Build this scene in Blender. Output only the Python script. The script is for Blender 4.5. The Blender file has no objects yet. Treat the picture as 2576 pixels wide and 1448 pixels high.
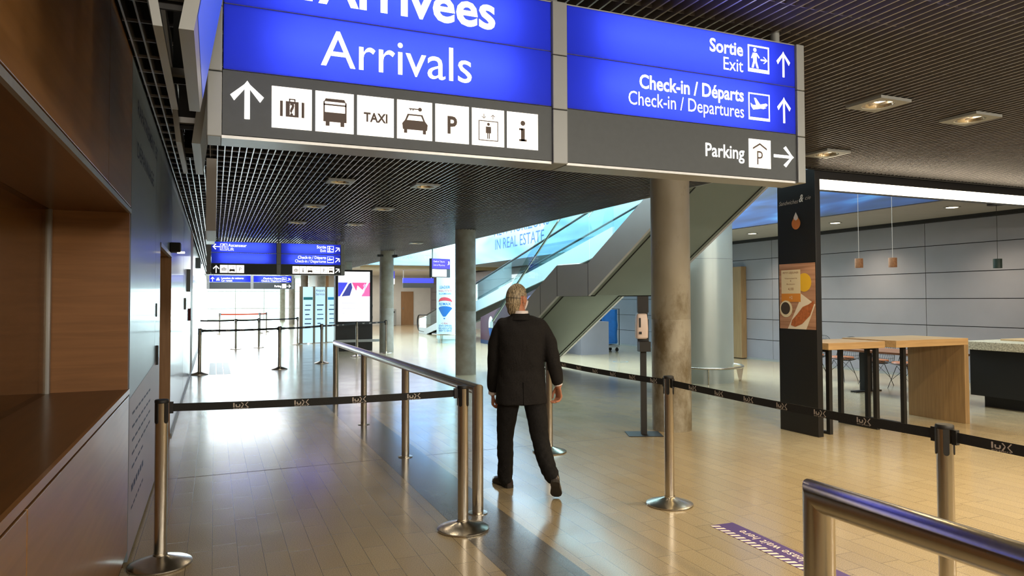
import bpy, bmesh, math, random
from mathutils import Vector, Matrix
random.seed(7)
S = bpy.context.scene
COL = S.collection
PI = math.pi

# ------------------------------------------------------------------ camera, world, lights, exposure
cam_d = bpy.data.cameras.new('camera')
cam = bpy.data.objects.new('camera', cam_d)
COL.objects.link(cam)
S.camera = cam
cam_d.sensor_width = 36.0
cam_d.lens = 36.0 * 1772.81 / 2576.0
cam_d.shift_y = -20.7 / 2576.0
cam_d.clip_start = 0.05
cam_d.clip_end = 300
yaw, pit, rol = 0.39963892, 0.02812251, -0.00380977
fw = Vector((math.sin(yaw) * math.cos(pit), math.cos(yaw) * math.cos(pit), math.sin(pit)))
rt = Vector((math.cos(yaw), -math.sin(yaw), 0))
up = rt.cross(fw)
r2 = rt * math.cos(rol) + up * math.sin(rol)
u2 = -rt * math.sin(rol) + up * math.cos(rol)
M = Matrix((r2, u2, -fw)).transposed().to_4x4()
M.translation = Vector((0, 0, 1.6))
cam.matrix_world = M

S.view_settings.view_transform = 'Standard'
S.view_settings.look = 'None'
S.view_settings.gamma = 1
S.view_settings.use_curve_mapping = False
S.view_settings.exposure = 0.85

W = bpy.data.worlds.new('daylight')
S.world = W
W.use_nodes = True
bg = W.node_tree.nodes['Background']
bg.inputs[0].default_value = (0.78, 0.9, 1.0, 1)
bg.inputs[1].default_value = 3.0


def area_light(name, loc, rot, sx, sy, power, color):
    l = bpy.data.lights.new(name, 'AREA')
    l.shape = 'RECTANGLE'
    l.size, l.size_y = sx, sy
    l.energy = power
    l.color = color
    o = bpy.data.objects.new(name, l)
    o.location = loc
    o.rotation_euler = rot
    COL.objects.link(o)
    return o


def spot_light(name, loc, power, color, angle=150, blend=0.9, radius=0.08, rot=(0, 0, 0)):
    l = bpy.data.lights.new(name, 'SPOT')
    l.energy = power
    l.color = color
    l.spot_size = math.radians(angle)
    l.spot_blend = blend
    l.shadow_soft_size = radius
    o = bpy.data.objects.new(name, l)
    o.location = loc
    o.rotation_euler = rot
    COL.objects.link(o)
    return o


WARM = (1.0, 0.77, 0.44)
area_light('daylight_end_windows', (5.5, 62.6, 1.6), (-PI / 2, 0, 0), 15, 3.1, 2600, (0.93, 0.97, 1.0))
area_light('daylight_skylight', (8.3, 19.5, 7.4), (0, 0, 0), 4.6, 22, 2500, (0.62, 0.87, 1.0))
for _x in (0.6, 3.4, 7.0, 11.0):
    area_light('front_fill', (_x, -2.6, 3.0), (math.radians(52), 0, 0), 1.4, 0.4, 95 if _x > 1 else 62, (1.0, 0.90, 0.76))  # fill lamps added unseen behind the camera to light sign faces and cabinets
area_light('back_hall_fill', (9.2, 38, 3.12), (0, 0, 0), 5, 10, 240, (1.0, 0.95, 0.86))  # broad fill added under the ceiling to brighten the dark back hall
area_light('daylight_overhead_sheet', (1.2, 40, 3.04), (0, 0, 0), 2.8, 30, 700, (0.93, 0.97, 1.0))  # wide daylight sheet under the ceiling, facing down; no side windows are built

# ------------------------------------------------------------------ materials
MATS = {}


def lin(h):
    c = [int(h[i:i + 2], 16) / 255 for i in (0, 2, 4)]
    return tuple(x / 12.92 if x <= 0.04045 else ((x + 0.055) / 1.055) ** 2.4 for x in c) + (1.0,)


def mat(name, hexc, rough=0.5, metal=0.0, var=0.0, scale=8.0, bump=0.0, stretch=None, spec=0.5, var2=None, coat=0.0, aniso=0.0):
    if name in MATS:
        return MATS[name]
    m = bpy.data.materials.new(name)
    m.use_nodes = True
    N, L = m.node_tree.nodes, m.node_tree.links
    b = N['Principled BSDF']
    b.inputs['Roughness'].default_value = rough
    b.inputs['Metallic'].default_value = metal
    b.inputs['Specular IOR Level'].default_value = spec
    b.inputs['Coat Weight'].default_value = coat
    b.inputs['Coat Roughness'].default_value = 0.08
    if aniso:
        b.inputs['Anisotropic'].default_value = aniso
    base = lin(hexc)
    b.inputs['Base Color'].default_value = base
    if var or bump:
        tc = N.new('ShaderNodeTexCoord')
        mp = N.new('ShaderNodeMapping')
        L.new(tc.outputs['Object'], mp.inputs[0])
        if stretch:
            mp.inputs['Scale'].default_value = stretch
        nz = N.new('ShaderNodeTexNoise')
        nz.inputs['Scale'].default_value = scale
        nz.inputs['Detail'].default_value = 6
        L.new(mp.outputs[0], nz.inputs['Vector'])
        if var:
            rp = N.new('ShaderNodeValToRGB')
            d = lin(var2) if var2 else tuple(max(0, c * (1 - var)) for c in base[:3]) + (1,)
            e = base if var2 else tuple(min(1, c * (1 + var)) for c in base[:3]) + (1,)
            rp.color_ramp.elements[0].color = d
            rp.color_ramp.elements[1].color = e
            rp.color_ramp.elements[0].position = 0.3
            rp.color_ramp.elements[1].position = 0.7
            L.new(nz.outputs['Fac'], rp.inputs[0])
            L.new(rp.outputs[0], b.inputs['Base Color'])
        if bump:
            bp = N.new('ShaderNodeBump')
            bp.inputs['Strength'].default_value = bump
            bp.inputs['Distance'].default_value = 0.01
            L.new(nz.outputs['Fac'], bp.inputs['Height'])
            L.new(bp.outputs[0], b.inputs['Normal'])
    MATS[name] = m
    return m


def emis(name, hexc, strength):
    if name in MATS:
        return MATS[name]
    m = bpy.data.materials.new(name)
    m.use_nodes = True
    N, L = m.node_tree.nodes, m.node_tree.links
    b = N['Principled BSDF']
    b.inputs['Base Color'].default_value = lin(hexc)
    b.inputs['Emission Color'].default_value = lin(hexc)
    b.inputs['Emission Strength'].default_value = strength
    b.inputs['Roughness'].default_value = 0.4
    MATS[name] = m
    return m


def translucent(name, hexc):
    m = bpy.data.materials.new(name)
    m.use_nodes = True
    N, L = m.node_tree.nodes, m.node_tree.links
    N.remove(N['Principled BSDF'])
    t = N.new('ShaderNodeBsdfTranslucent')
    t.inputs[0].default_value = lin(hexc)
    d = N.new('ShaderNodeBsdfPrincipled')
    d.inputs['Base Color'].default_value = lin(hexc)
    d.inputs['Roughness'].default_value = 0.3
    x = N.new('ShaderNodeMixShader')
    x.inputs[0].default_value = 0.12
    L.new(t.outputs[0], x.inputs[1])
    L.new(d.outputs[0], x.inputs[2])
    L.new(x.outputs[0], N['Material Output'].inputs[0])
    MATS[name] = m
    return m


def glass(name, hexc, refl=0.12):
    m = bpy.data.materials.new(name)
    m.use_nodes = True
    N, L = m.node_tree.nodes, m.node_tree.links
    N.remove(N['Principled BSDF'])
    t = N.new('ShaderNodeBsdfTransparent')
    t.inputs[0].default_value = lin(hexc)
    g = N.new('ShaderNodeBsdfGlossy')
    g.inputs['Roughness'].default_value = 0.02
    f = N.new('ShaderNodeFresnel')
    ge = N.new('ShaderNodeNewGeometry')
    mr = N.new('ShaderNodeMapRange')
    mr.inputs['To Min'].default_value = 1.45
    mr.inputs['To Max'].default_value = 1 / 1.45
    L.new(ge.outputs['Backfacing'], mr.inputs['Value'])
    L.new(mr.outputs[0], f.inputs[0])
    x = N.new('ShaderNodeMixShader')
    L.new(f.outputs[0], x.inputs[0])
    L.new(t.outputs[0], x.inputs[1])
    L.new(g.outputs[0], x.inputs[2])
    L.new(x.outputs[0], N['Material Output'].inputs[0])
    MATS[name] = m
    return m


def floor_material(name, light, dark, mortar):
    m = bpy.data.materials.new(name)
    m.use_nodes = True
    N, L = m.node_tree.nodes, m.node_tree.links
    b = N['Principled BSDF']
    tc = N.new('ShaderNodeTexCoord')
    sx = N.new('ShaderNodeSeparateXYZ')
    cx = N.new('ShaderNodeCombineXYZ')
    L.new(tc.outputs['Object'], sx.inputs[0])
    L.new(sx.outputs[1], cx.inputs[0])
    L.new(sx.outputs[0], cx.inputs[1])
    br = N.new('ShaderNodeTexBrick')
    br.offset = 0.37
    br.offset_frequency = 3
    br.squash = 0.7
    br.squash_frequency = 2
    br.inputs['Scale'].default_value = 1
    br.inputs['Brick Width'].default_value = 0.62
    br.inputs['Row Height'].default_value = 0.149
    br.inputs['Mortar Size'].default_value = 0.0014
    br.inputs['Mortar Smooth'].default_value = 0.1
    br.inputs['Bias'].default_value = 0.0
    br.inputs['Color1'].default_value = lin(light)
    br.inputs['Color2'].default_value = lin(dark)
    br.inputs['Mortar'].default_value = lin(mortar)
    L.new(cx.outputs[0], br.inputs['Vector'])
    sp = N.new('ShaderNodeTexNoise')
    sp.inputs['Scale'].default_value = 160
    sp.inputs['Detail'].default_value = 3
    L.new(tc.outputs['Object'], sp.inputs['Vector'])
    rp = N.new('ShaderNodeValToRGB')
    rp.color_ramp.elements[0].position = 0.32
    rp.color_ramp.elements[0].color = (0.34, 0.34, 0.34, 1)
    rp.color_ramp.elements[1].position = 0.60
    rp.color_ramp.elements[1].color = (1, 1, 1, 1)
    L.new(sp.outputs['Fac'], rp.inputs[0])
    mx = N.new('ShaderNodeMixRGB')
    mx.blend_type = 'MULTIPLY'
    mx.inputs[0].default_value = 0.55
    L.new(br.outputs['Color'], mx.inputs[1])
    L.new(rp.outputs[0], mx.inputs[2])
    L.new(mx.outputs[0], b.inputs['Base Color'])
    b.inputs['Roughness'].default_value = 0.24
    n2 = N.new('ShaderNodeTexNoise')
    n2.inputs['Scale'].default_value = 2.2
    L.new(tc.outputs['Object'], n2.inputs['Vector'])
    mr = N.new('ShaderNodeMapRange')
    mr.inputs['To Min'].default_value = 0.17
    mr.inputs['To Max'].default_value = 0.30
    L.new(n2.outputs['Fac'], mr.inputs['Value'])
    L.new(mr.outputs[0], b.inputs['Roughness'])
    b.inputs['Specular IOR Level'].default_value = 0.6
    b.inputs['Coat Weight'].default_value = 0.3
    b.inputs['Coat Roughness'].default_value = 0.12
    bp = N.new('ShaderNodeBump')
    bp.invert = True
    bp.inputs['Strength'].default_value = 0.25
    bp.inputs['Distance'].default_value = 0.002
    L.new(br.outputs['Fac'], bp.inputs['Height'])
    L.new(bp.outputs[0], b.inputs['Normal'])
    MATS[name] = m
    return m


def wood_mat(name, c1, c2, rough=0.4, axis='Z', scale=3.0, coat=0.0, metal=0.0):
    m = bpy.data.materials.new(name)
    m.use_nodes = True
    N, L = m.node_tree.nodes, m.node_tree.links
    b = N['Principled BSDF']
    tc = N.new('ShaderNodeTexCoord')
    mp = N.new('ShaderNodeMapping')
    st = {'Z': (14, 14, 0.8), 'Y': (14, 0.8, 14), 'X': (0.8, 14, 14)}[axis]
    mp.inputs['Scale'].default_value = st
    L.new(tc.outputs['Object'], mp.inputs[0])
    nz = N.new('ShaderNodeTexNoise')
    nz.inputs['Scale'].default_value = scale
    nz.inputs['Detail'].default_value = 8
    nz.inputs['Distortion'].default_value = 0.6
    L.new(mp.outputs[0], nz.inputs['Vector'])
    rp = N.new('ShaderNodeValToRGB')
    rp.color_ramp.elements[0].position = 0.32
    rp.color_ramp.elements[0].color = lin(c1)
    rp.color_ramp.elements[1].position = 0.68
    rp.color_ramp.elements[1].color = lin(c2)
    L.new(nz.outputs['Fac'], rp.inputs[0])
    L.new(rp.outputs[0], b.inputs['Base Color'])
    b.inputs['Roughness'].default_value = rough
    b.inputs['Coat Weight'].default_value = coat
    b.inputs['Coat Roughness'].default_value = 0.15
    b.inputs['Metallic'].default_value = metal
    MATS[name] = m
    return m


floor_m = floor_material('beige stone floor tiles', 'aa9a7b', 'a39375', '4f4638')
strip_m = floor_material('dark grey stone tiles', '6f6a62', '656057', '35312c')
hatch_m = mat('grey floor hatch', '5d6a6c', 0.4, 0, 0.12, 12)
blade_m = mat('grey ceiling blades', 'a29fa0', 0.27, 0.6, 0.05, 3)
void_m = mat('black ceiling void', '0c0b0b', 0.9)
white_m = mat('white painted plaster', 'd9d8d2', 0.7, 0, 0.03, 3)
soffit_m = mat('cream soffit', '96938c', 0.6, 0, 0.04, 3)
wallp_m = mat('grey metal wall panels', '8b8a90', 0.5, 0.15, 0.04, 2)
dark_m = mat('dark joint', '1b1b1d', 0.8)
def stained_concrete():
    m = mat('stained concrete', 'a7a295', 0.5, 0, 0.2, 2.6, 0.2, (1, 1, 0.45), 0.4, '938c7b')
    N, L = m.node_tree.nodes, m.node_tree.links
    b = N['Principled BSDF']
    old = b.inputs['Base Color'].links[0].from_socket
    tc = N.new('ShaderNodeTexCoord')
    mp = N.new('ShaderNodeMapping')
    mp.inputs['Scale'].default_value = (1.6, 1.6, 0.9)
    L.new(tc.outputs['Object'], mp.inputs[0])
    nz = N.new('ShaderNodeTexNoise')
    nz.inputs['Scale'].default_value = 2.4
    nz.inputs['Detail'].default_value = 9
    nz.inputs['Roughness'].default_value = 0.7
    L.new(mp.outputs[0], nz.inputs['Vector'])
    sx = N.new('ShaderNodeSeparateXYZ')
    L.new(tc.outputs['Object'], sx.inputs[0])
    zr = N.new('ShaderNodeMapRange')
    zr.interpolation_type = 'SMOOTHSTEP'
    for k, v_ in (('From Min', 2.0), ('From Max', 0.9), ('To Min', -0.16), ('To Max', 0.05)):
        zr.inputs[k].default_value = v_
    L.new(sx.outputs[2], zr.inputs['Value'])
    ad = N.new('ShaderNodeMath')
    L.new(nz.outputs['Fac'], ad.inputs[0])
    L.new(zr.outputs[0], ad.inputs[1])
    rp = N.new('ShaderNodeValToRGB')
    rp.color_ramp.elements[0].position = 0.42
    rp.color_ramp.elements[0].color = (0, 0, 0, 1)
    rp.color_ramp.elements[1].position = 0.68
    rp.color_ramp.elements[1].color = (0.85, 0.85, 0.85, 1)
    L.new(ad.outputs[0], rp.inputs[0])
    mx = N.new('ShaderNodeMixRGB')
    L.new(rp.outputs[0], mx.inputs[0])
    L.new(old, mx.inputs[1])
    mx.inputs[2].default_value = lin('5c4c2c')
    L.new(mx.outputs[0], b.inputs['Base Color'])
    return m


conc_m = mat('raw concrete', '9b998f', 0.62, 0, 0.18, 5, 0.25, None, 0.35, '837d70')
concs_m = stained_concrete()
clad_m = mat('pale metal cladding', 'b9c0b8', 0.33, 0.35, 0.03, 2)
steel_m = mat('brushed stainless steel', 'bdb6a8', 0.24, 1.0, 0.06, 30, 0.0, (1, 1, 0.02), 0.5, None, 0, 0.5)
alu_m = mat('brushed aluminium', 'a9a9a6', 0.42, 0.8, 0.04, 40, 0.0, (1, 1, 0.05))
alup_m = mat('grey powder coated aluminium', '8f9290', 0.45, 0.2, 0.03, 5)
black_m = mat('black plastic', '12100d', 0.55, 0, 0.1, 20)
belt_m = mat('black woven belt', '14130f', 0.75, 0, 0.2, 120, 0.2)
logo_m = mat('pale grey print', 'b9ada0', 0.6)
logod_m = mat('dim grey print', '4c4742', 0.7)
pan_m = mat('dark grey sign panel', '43484a', 0.5, 0.1, 0.05, 30)
symb_m = mat('dark pictogram print', '57493f', 0.6)
blue_m = translucent('lit blue acrylic', '3d50e4')
letter_m = emis('lit white lettering', 'fffdf6', 1.0)
white_sq_m = emis('lit white pictogram plate', 'fff6e8', 0.9)
tube_m = emis('white lamp tube', 'f4f6ff', 5.6)
boxw_m = mat('white lightbox lining', 'e8e8ea', 0.6)
cab_m = wood_mat('brown laminate cabinet', '755028', '865f36', 0.32, 'Y', 2.0, 0.25, 0.0)
cabin_m = wood_mat('brown timber veneer', '7c5126', '8b5d30', 0.55, 'Y', 2.4)
cabinx_m = wood_mat('brown timber veneer end', '7c5126', '8b5d30', 0.55, 'X', 2.4)
cabd_m = wood_mat('dark brown worktop', '4d3010', '5d3b17', 0.35, 'Y', 2.2, 0.2)
oak_m = wood_mat('pale oak', 'a3845a', 'b6966a', 0.5, 'X', 2.5)
oakv_m = wood_mat('pale oak upright', '836a48', '977c56', 0.5, 'Z', 2.5)
wdoor_m = wood_mat('brown timber door lining', '8f6a45', 'a07a52', 0.55, 'Z', 3)
lgrey_m = mat('glossy light grey wall panel', '8f9498', 0.3, 0.1, 0.03, 1.5, 0, None, 0.4, None, 0.15)
graph_m = mat('grey wall graphic', '6c777e', 0.38, 0.0, 0.04, 2, 0, None, 0.4, None, 0.05)
graphl_m = mat('pale pink wall graphic', '9c9094', 0.42, 0.0, 0.03, 2, 0, None, 0.4)
print_m = mat('dark blue print', '2d3350', 0.6)
glass_m = glass('clear glass', 'e4f2f2')
glassd_m = glass('dark niche glass', 'ece8dc')
strm_m = mat('grey stair cladding', 'bdb8b5', 0.45, 0.1, 0.03, 2)
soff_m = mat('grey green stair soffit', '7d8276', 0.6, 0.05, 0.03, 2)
edge_m = mat('dark seam', '2c2b28', 0.7)
suit_m = mat('black wool suit', '1c1917', 0.85, 0, 0.25, 90, 0.15, None, 0.25)
suitt_m = mat('black trousers', '191716', 0.85, 0, 0.25, 60, 0.2, None, 0.25)
shirt_m = mat('white shirt cotton', 'e3d8d3', 0.8, 0, 0.03, 40)
skin_m = mat('skin', 'b5795a', 0.5, 0, 0.12, 25, 0.05, None, 0.4)
shoe_m = mat('dark brown leather', '2a1a15', 0.3, 0, 0.1, 20)
sole_m = mat('dark rubber sole', '2b251f', 0.75, 0, 0.15, 40)
redb_m = mat('red belt', 'c2502c', 0.6)
wht_m = mat('white plastic', 'd8d0cc', 0.35)
pink_m = mat('pale pink plastic', 'dccac2', 0.35)


# ------------------------------------------------------------------ mesh builder
class MB:
    def __init__(s):
        s.v, s.f, s.m = [], [], []
        s.slot = 0

    def add(s, vs, fs):
        o = len(s.v)
        s.v += [tuple(v) for v in vs]
        s.f += [tuple(i + o for i in f) for f in fs]
        s.m += [s.slot] * len(fs)
        return s

    def box(s, a, b):
        x0, y0, z0 = (min(a[i], b[i]) for i in range(3))
        x1, y1, z1 = (max(a[i], b[i]) for i in range(3))
        return s.add([(x0, y0, z0), (x1, y0, z0), (x1, y1, z0), (x0, y1, z0), (x0, y0, z1), (x1, y0, z1), (x1, y1, z1), (x0, y1, z1)],
                     [(0, 3, 2, 1), (4, 5, 6, 7), (0, 1, 5, 4), (1, 2, 6, 5), (2, 3, 7, 6), (3, 0, 4, 7)])

    def bbox(s, a, b, r=0.01):
        """box with bevelled edges"""
        bm = bmesh.new()
        bmesh.ops.create_cube(bm, size=1)
        for v in bm.verts:
            v.co = Vector([(a[i] + b[i]) / 2 + v.co[i] * abs(b[i] - a[i]) for i in range(3)])
        bmesh.ops.bevel(bm, geom=bm.edges[:], offset=r, segments=2, affect='EDGES', profile=0.5)
        bm.verts.index_update()
        s.add([v.co for v in bm.verts], [[v.index for v in f.verts] for f in bm.faces])
        bm.free()
        return s

    def prism(s, pts, o, ux, uy, d):
        """2-D polygon (counter-clockwise) at o with axes ux, uy pushed along vector d"""
        o, ux, uy, d = Vector(o), Vector(ux), Vector(uy), Vector(d)
        n = len(pts)
        a = [o + ux * p[0] + uy * p[1] for p in pts]
        b = [p + d for p in a]
        return s.add(a + b, [tuple(range(n - 1, -1, -1)), tuple(range(n, 2 * n))] + [(i, (i + 1) % n, n + (i + 1) % n, n + i) for i in range(n)])

    def hexa(s, bot, top):
        n = len(bot)
        return s.add(list(bot) + list(top), [tuple(range(n - 1, -1, -1)), tuple(range(n, 2 * n))] + [(i, (i + 1) % n, n + (i + 1) % n, n + i) for i in range(n)])

    def rings(s, rings, cap=True):
        n = len(rings[0])
        fs = []
        for k in range(len(rings) - 1):
            for i in range(n):
                j = (i + 1) % n
                fs.append((k * n + i, k * n + j, (k + 1) * n + j, (k + 1) * n + i))
        if cap:
            fs.append(tuple(range(n - 1, -1, -1)))
            fs.append(tuple(range((len(rings) - 1) * n, len(rings) * n)))
        return s.add([p for r in rings for p in r], fs)

    def lathe(s, prof, c=(0, 0, 0), n=32, cap=True):
        return s.rings([[(c[0] + r * math.cos(2 * PI * i / n), c[1] + r * math.sin(2 * PI * i / n), c[2] + z) for i in range(n)] for r, z in prof], cap)

    def cyl(s, c, r, h, n=24):
        return s.lathe([(r, 0), (r, h)], c, n)

    def tube(s, path, r, n=12, cap=True, mitre=True):
        P = [Vector(p) for p in path]
        R = r if isinstance(r, (list, tuple)) else [r] * len(P)
        rings = []
        t0 = (P[1] - P[0]).normalized()
        ref = Vector((0, 0, 1)) if abs(t0.z) < 0.9 else Vector((0, 1, 0))
        u = t0.cross(ref).normalized()
        for k, p in enumerate(P):
            a = (P[k] - P[k - 1]).normalized() if k else t0
            b = (P[k + 1] - P[k]).normalized() if k < len(P) - 1 else a
            t = (a + b)
            t = t.normalized() if t.length > 1e-6 else a
            u = (u - t * u.dot(t))
            u = u.normalized() if u.length > 1e-6 else t.orthogonal().normalized()
            w = t.cross(u)
            sc = 1 / max(0.4, a.dot(t)) if mitre else 1
            bend = (b - a)
            ring = []
            for i in range(n):
                an = 2 * PI * i / n
                q = u * math.cos(an) + w * math.sin(an)
                if mitre and bend.length > 1e-4:
                    bd = bend.normalized()
                    bd = (bd - t * bd.dot(t))
                    if bd.length > 1e-5:
                        bd.normalize()
                        q = q + bd * q.dot(bd) * (sc - 1)
                ring.append(p + q * R[k])
            rings.append(ring)
        return s.rings(rings, cap)

    def ball(s, c, rx, ry, rz, n=16, m=10, rot=None):
        rings = []
        for k in range(m + 1):
            ph = -PI / 2 + PI * (k + 0.02 if k == 0 else k - 0.02 if k == m else k) / m
            ring = []
            for i in range(n):
                an = 2 * PI * i / n
                q = Vector((rx * math.cos(ph) * math.cos(an), ry * math.cos(ph) * math.sin(an), rz * math.sin(ph)))
                if rot:
                    q = rot @ q
                ring.append(Vector(c) + q)
            rings.append(ring)
        return s.rings(rings)

    def mesh_in(s, me, fn):
        s.add([fn(v.co) for v in me.vertices], [tuple(p.vertices) for p in me.polygons])
        return s

    def build(s, name, mats, parent=None, world=True, smooth=False, loc=None):
        me = bpy.data.meshes.new(name)
        off = Vector(parent_world(parent)) if (parent and world) else Vector((0, 0, 0))
        base = Vector(loc) if loc else Vector((0, 0, 0))
        me.from_pydata([tuple(Vector(v) - off - base) for v in s.v], [], s.f)
        mats = mats if isinstance(mats, (list, tuple)) else [mats]
        for m in mats:
            me.materials.append(m)
        for p, k in zip(me.polygons, s.m):
            p.material_index = min(k, len(mats) - 1)
        bm = bmesh.new()
        bm.from_mesh(me)
        bmesh.ops.recalc_face_normals(bm, faces=bm.faces[:])
        bm.to_mesh(me)
        bm.free()
        if smooth:
            me.polygons.foreach_set('use_smooth', [True] * len(me.polygons))
            me.set_sharp_from_angle(angle=math.radians(smooth if smooth is not True else 40))
        o = bpy.data.objects.new(name, me)
        COL.objects.link(o)
        if parent:
            o.parent = parent
        if loc:
            o.location = base
        return o


def parent_world(o):
    v = Vector((0, 0, 0))
    while o:
        v = v + Vector(o.location)
        o = o.parent
    return v


def tag(o, label, cat, group=None, kind=None):
    o['label'] = label
    o['category'] = cat
    if group:
        o['group'] = group
    if kind:
        o['kind'] = kind
    return o


def thing(name, label, cat, loc=(0, 0, 0), rotz=0.0, group=None):
    o = bpy.data.objects.new(name, None)
    o.empty_display_size = 0.1
    o.location = loc
    o.rotation_euler = (0, 0, rotz)
    COL.objects.link(o)
    return tag(o, label, cat, group)


def struct(name, mb, m, smooth=False):
    o = mb.build(name, m, None, smooth=smooth)
    o['kind'] = 'structure'
    return o


def copy_tree(o, parent=None):
    c = o.copy()
    COL.objects.link(c)
    if parent:
        c.parent = parent
        c.matrix_parent_inverse = o.matrix_parent_inverse.copy()
    for ch in [x for x in S.objects if x.parent == o]:
        copy_tree(ch, c)
    return c


def place(proto, first, loc, rotz, label, group=None):
    o = proto if first else copy_tree(proto)
    o.location = loc
    o.rotation_euler = (0, 0, rotz)
    o['label'] = label
    if group:
        o['group'] = group
    return o


# ------------------------------------------------------------------ lettering
_dg = None


def text_mesh(s, bold=0.0, shear=0.0):
    c = bpy.data.curves.new('txt', 'FONT')
    c.body = s
    c.size = 1.0
    c.resolution_u = 3
    c.offset = bold
    c.shear = shear
    c.fill_mode = 'FRONT'
    o = bpy.data.objects.new('txt', c)
    COL.objects.link(o)
    dg = bpy.context.evaluated_depsgraph_get()
    me = bpy.data.meshes.new_from_object(o.evaluated_get(dg))
    bpy.data.objects.remove(o)
    bpy.data.curves.remove(c)
    return me


_h = text_mesh('H')
CAP = max(v.co.y for v in _h.vertices)
bpy.data.meshes.remove(_h)


def put_text(mb, s, o, ux, uy, cap, width=None, align='L', bold=0.0, shear=0.0, squeeze=0.86, thick=0.0, wmax=None):
    """writes s with its baseline start (or end, or middle) at o; ux reading direction, uy up, both unit"""
    me = text_mesh(s, bold, shear)
    o, ux, uy = Vector(o), Vector(ux), Vector(uy)
    if not me.vertices:
        return mb
    x0 = min(v.co.x for v in me.vertices)
    x1 = max(v.co.x for v in me.vertices)
    ky = cap / CAP
    kx = width / (x1 - x0) if width else ky * squeeze
    w = (x1 - x0) * kx
    sh = {'L': 0, 'R': -w, 'C': -w / 2}[align]
    mb.mesh_in(me, lambda c: o + ux * ((c.x - x0) * kx + sh) + uy * (c.y * ky))
    bpy.data.meshes.remove(me)
    return mb


def circ(cx, cy, r, n=20, ry=None, a0=0, a1=2 * PI):
    ry = ry or r
    full = abs(a1 - a0 - 2 * PI) < 1e-6
    k = n if full else n + 1
    return [(cx + r * math.cos(a0 + (a1 - a0) * i / n), cy + ry * math.sin(a0 + (a1 - a0) * i / n)) for i in range(k)]


def rect(x0, y0, x1, y1):
    return [(x0, y0), (x1, y0), (x1, y1), (x0, y1)]


def frame_polys(x0, y0, x1, y1, t, tb=None, tt=None):
    tb, tt = tb or t, tt or t
    return [rect(x0, y0, x1, y0 + tb), rect(x0, y1 - tt, x1, y1), rect(x0, y0 + tb, x0 + t, y1 - tt), rect(x1 - t, y0 + tb, x1, y1 - tt)]


def arrow_polys(ang=0.0, t=0.11):
    """arrow in the unit square, pointing up at ang 0"""
    ps = [[(0.5 - t / 2, 0.0), (0.5 + t / 2, 0.0), (0.5 + t / 2, 0.9), (0.5 - t / 2, 0.9)],
          [(0.5, 1.0), (0.42, 0.9), (0.03, 0.6), (0.03 + t * 0.72, 0.6 - t * 0.95), (0.5, 0.86)],
          [(0.5, 1.0), (0.5, 0.86), (0.97 - t * 0.72, 0.6 - t * 0.95), (0.97, 0.6), (0.58, 0.9)]]
    c, s_ = math.cos(ang), math.sin(ang)
    return [[(0.5 + (x - 0.5) * c - (y - 0.5) * s_, 0.5 + (x - 0.5) * s_ + (y - 0.5) * c) for x, y in p] for p in ps]


ICON = {
    'suitcase': [rect(.2, .28, .27, .68), rect(.73, .28, .8, .68), rect(.34, .28, .40, .68), rect(.60, .28, .66, .68), rect(.4, .28, .6, .33), rect(.4, .62, .6, .68),
                 rect(.40, .33, .44, .62), rect(.56, .33, .60, .62), rect(.42, .68, .45, .74), rect(.55, .68, .58, .74), rect(.42, .72, .58, .75)],
    'bus': [[(.2, .25), (.8, .25), (.8, .5), (.2, .5)], rect(.2, .5, .24, .78), rect(.76, .5, .8, .78), rect(.2, .68, .8, .72), [(.22, .78), (.78, .78), (.74, .86), (.26, .86)],
            rect(.26, .14, .36, .25), rect(.64, .14, .74, .25)],
    'car': [[(.16, .24), (.84, .24), (.86, .4), (.78, .5), (.22, .5), (.14, .4)], [(.22, .5), (.27, .5), (.33, .63), (.67, .63), (.73, .5), (.78, .5), (.71, .67), (.29, .67)],
            rect(.19, .14, .28, .24), rect(.72, .14, .81, .24), rect(.33, .80, .6, .83), rect(.36, .77, .39, .8), rect(.43, .77, .46, .8), circ(.64, .815, .055, 12)],
    'lift': frame_polys(.2, .12, .8, .7, .025) + [circ(.5, .6, .045, 12), [(.42, .34), (.58, .34), (.58, .53), (.42, .53)], rect(.46, .18, .49, .34), rect(.51, .18, .54, .34)] +
            [[(x * .14 + .57, y * .14 + .75) for x, y in p] for p in arrow_polys(0, .14)] + [[(x * .14 + .29, y * .14 + .75) for x, y in p] for p in arrow_polys(PI, .14)],
    'info': [circ(.5, .73, .075, 14), rect(.44, .2, .56, .58), rect(.38, .52, .5, .58), rect(.38, .2, .62, .26)],
    'exit': frame_polys(0, 0, 1, 1, .06, .13) + [circ(.33, .83, .075, 12), [(.24, .72), (.42, .72), (.41, .42), (.25, .42)], [(.25, .42), (.34, .42), (.26, .16), (.17, .16)],
             [(.32, .42), (.41, .42), (.5, .16), (.41, .16)], [(.24, .72), (.27, .68), (.2, .5), (.15, .52)], [(.42, .72), (.39, .67), (.52, .53), (.55, .57)],
             rect(.6, .46, .82, .52), [(.72, .62), (.86, .49), (.72, .36), (.76, .36), (.92, .49), (.76, .62)]],
    'plane': frame_polys(0, 0, 1, 1, .05, .1) + [[(.12, .5), (.22, .38), (.5, .43), (.86, .56), (.9, .62), (.82, .66), (.4, .56), (.2, .55), (.1, .62)],
              [(.36, .55), (.54, .6), (.34, .82), (.26, .82)], [(.4, .47), (.6, .52), (.84, .5), (.7, .44)]],
    'roof': [[(.18, .72), (.5, .9), (.82, .72), (.82, .65), (.5, .83), (.18, .65)]],
    'liftdoor': frame_polys(0, 0, 1, 1, .07) + [rect(.22, .15, .27, .7), rect(.22, .65, .78, .7), rect(.73, .15, .78, .7), rect(.36, .2, .41, .6), rect(.59, .2, .64, .6), circ(.42, .84, .07, 8), circ(.58, .84, .07, 8)],
}


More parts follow.
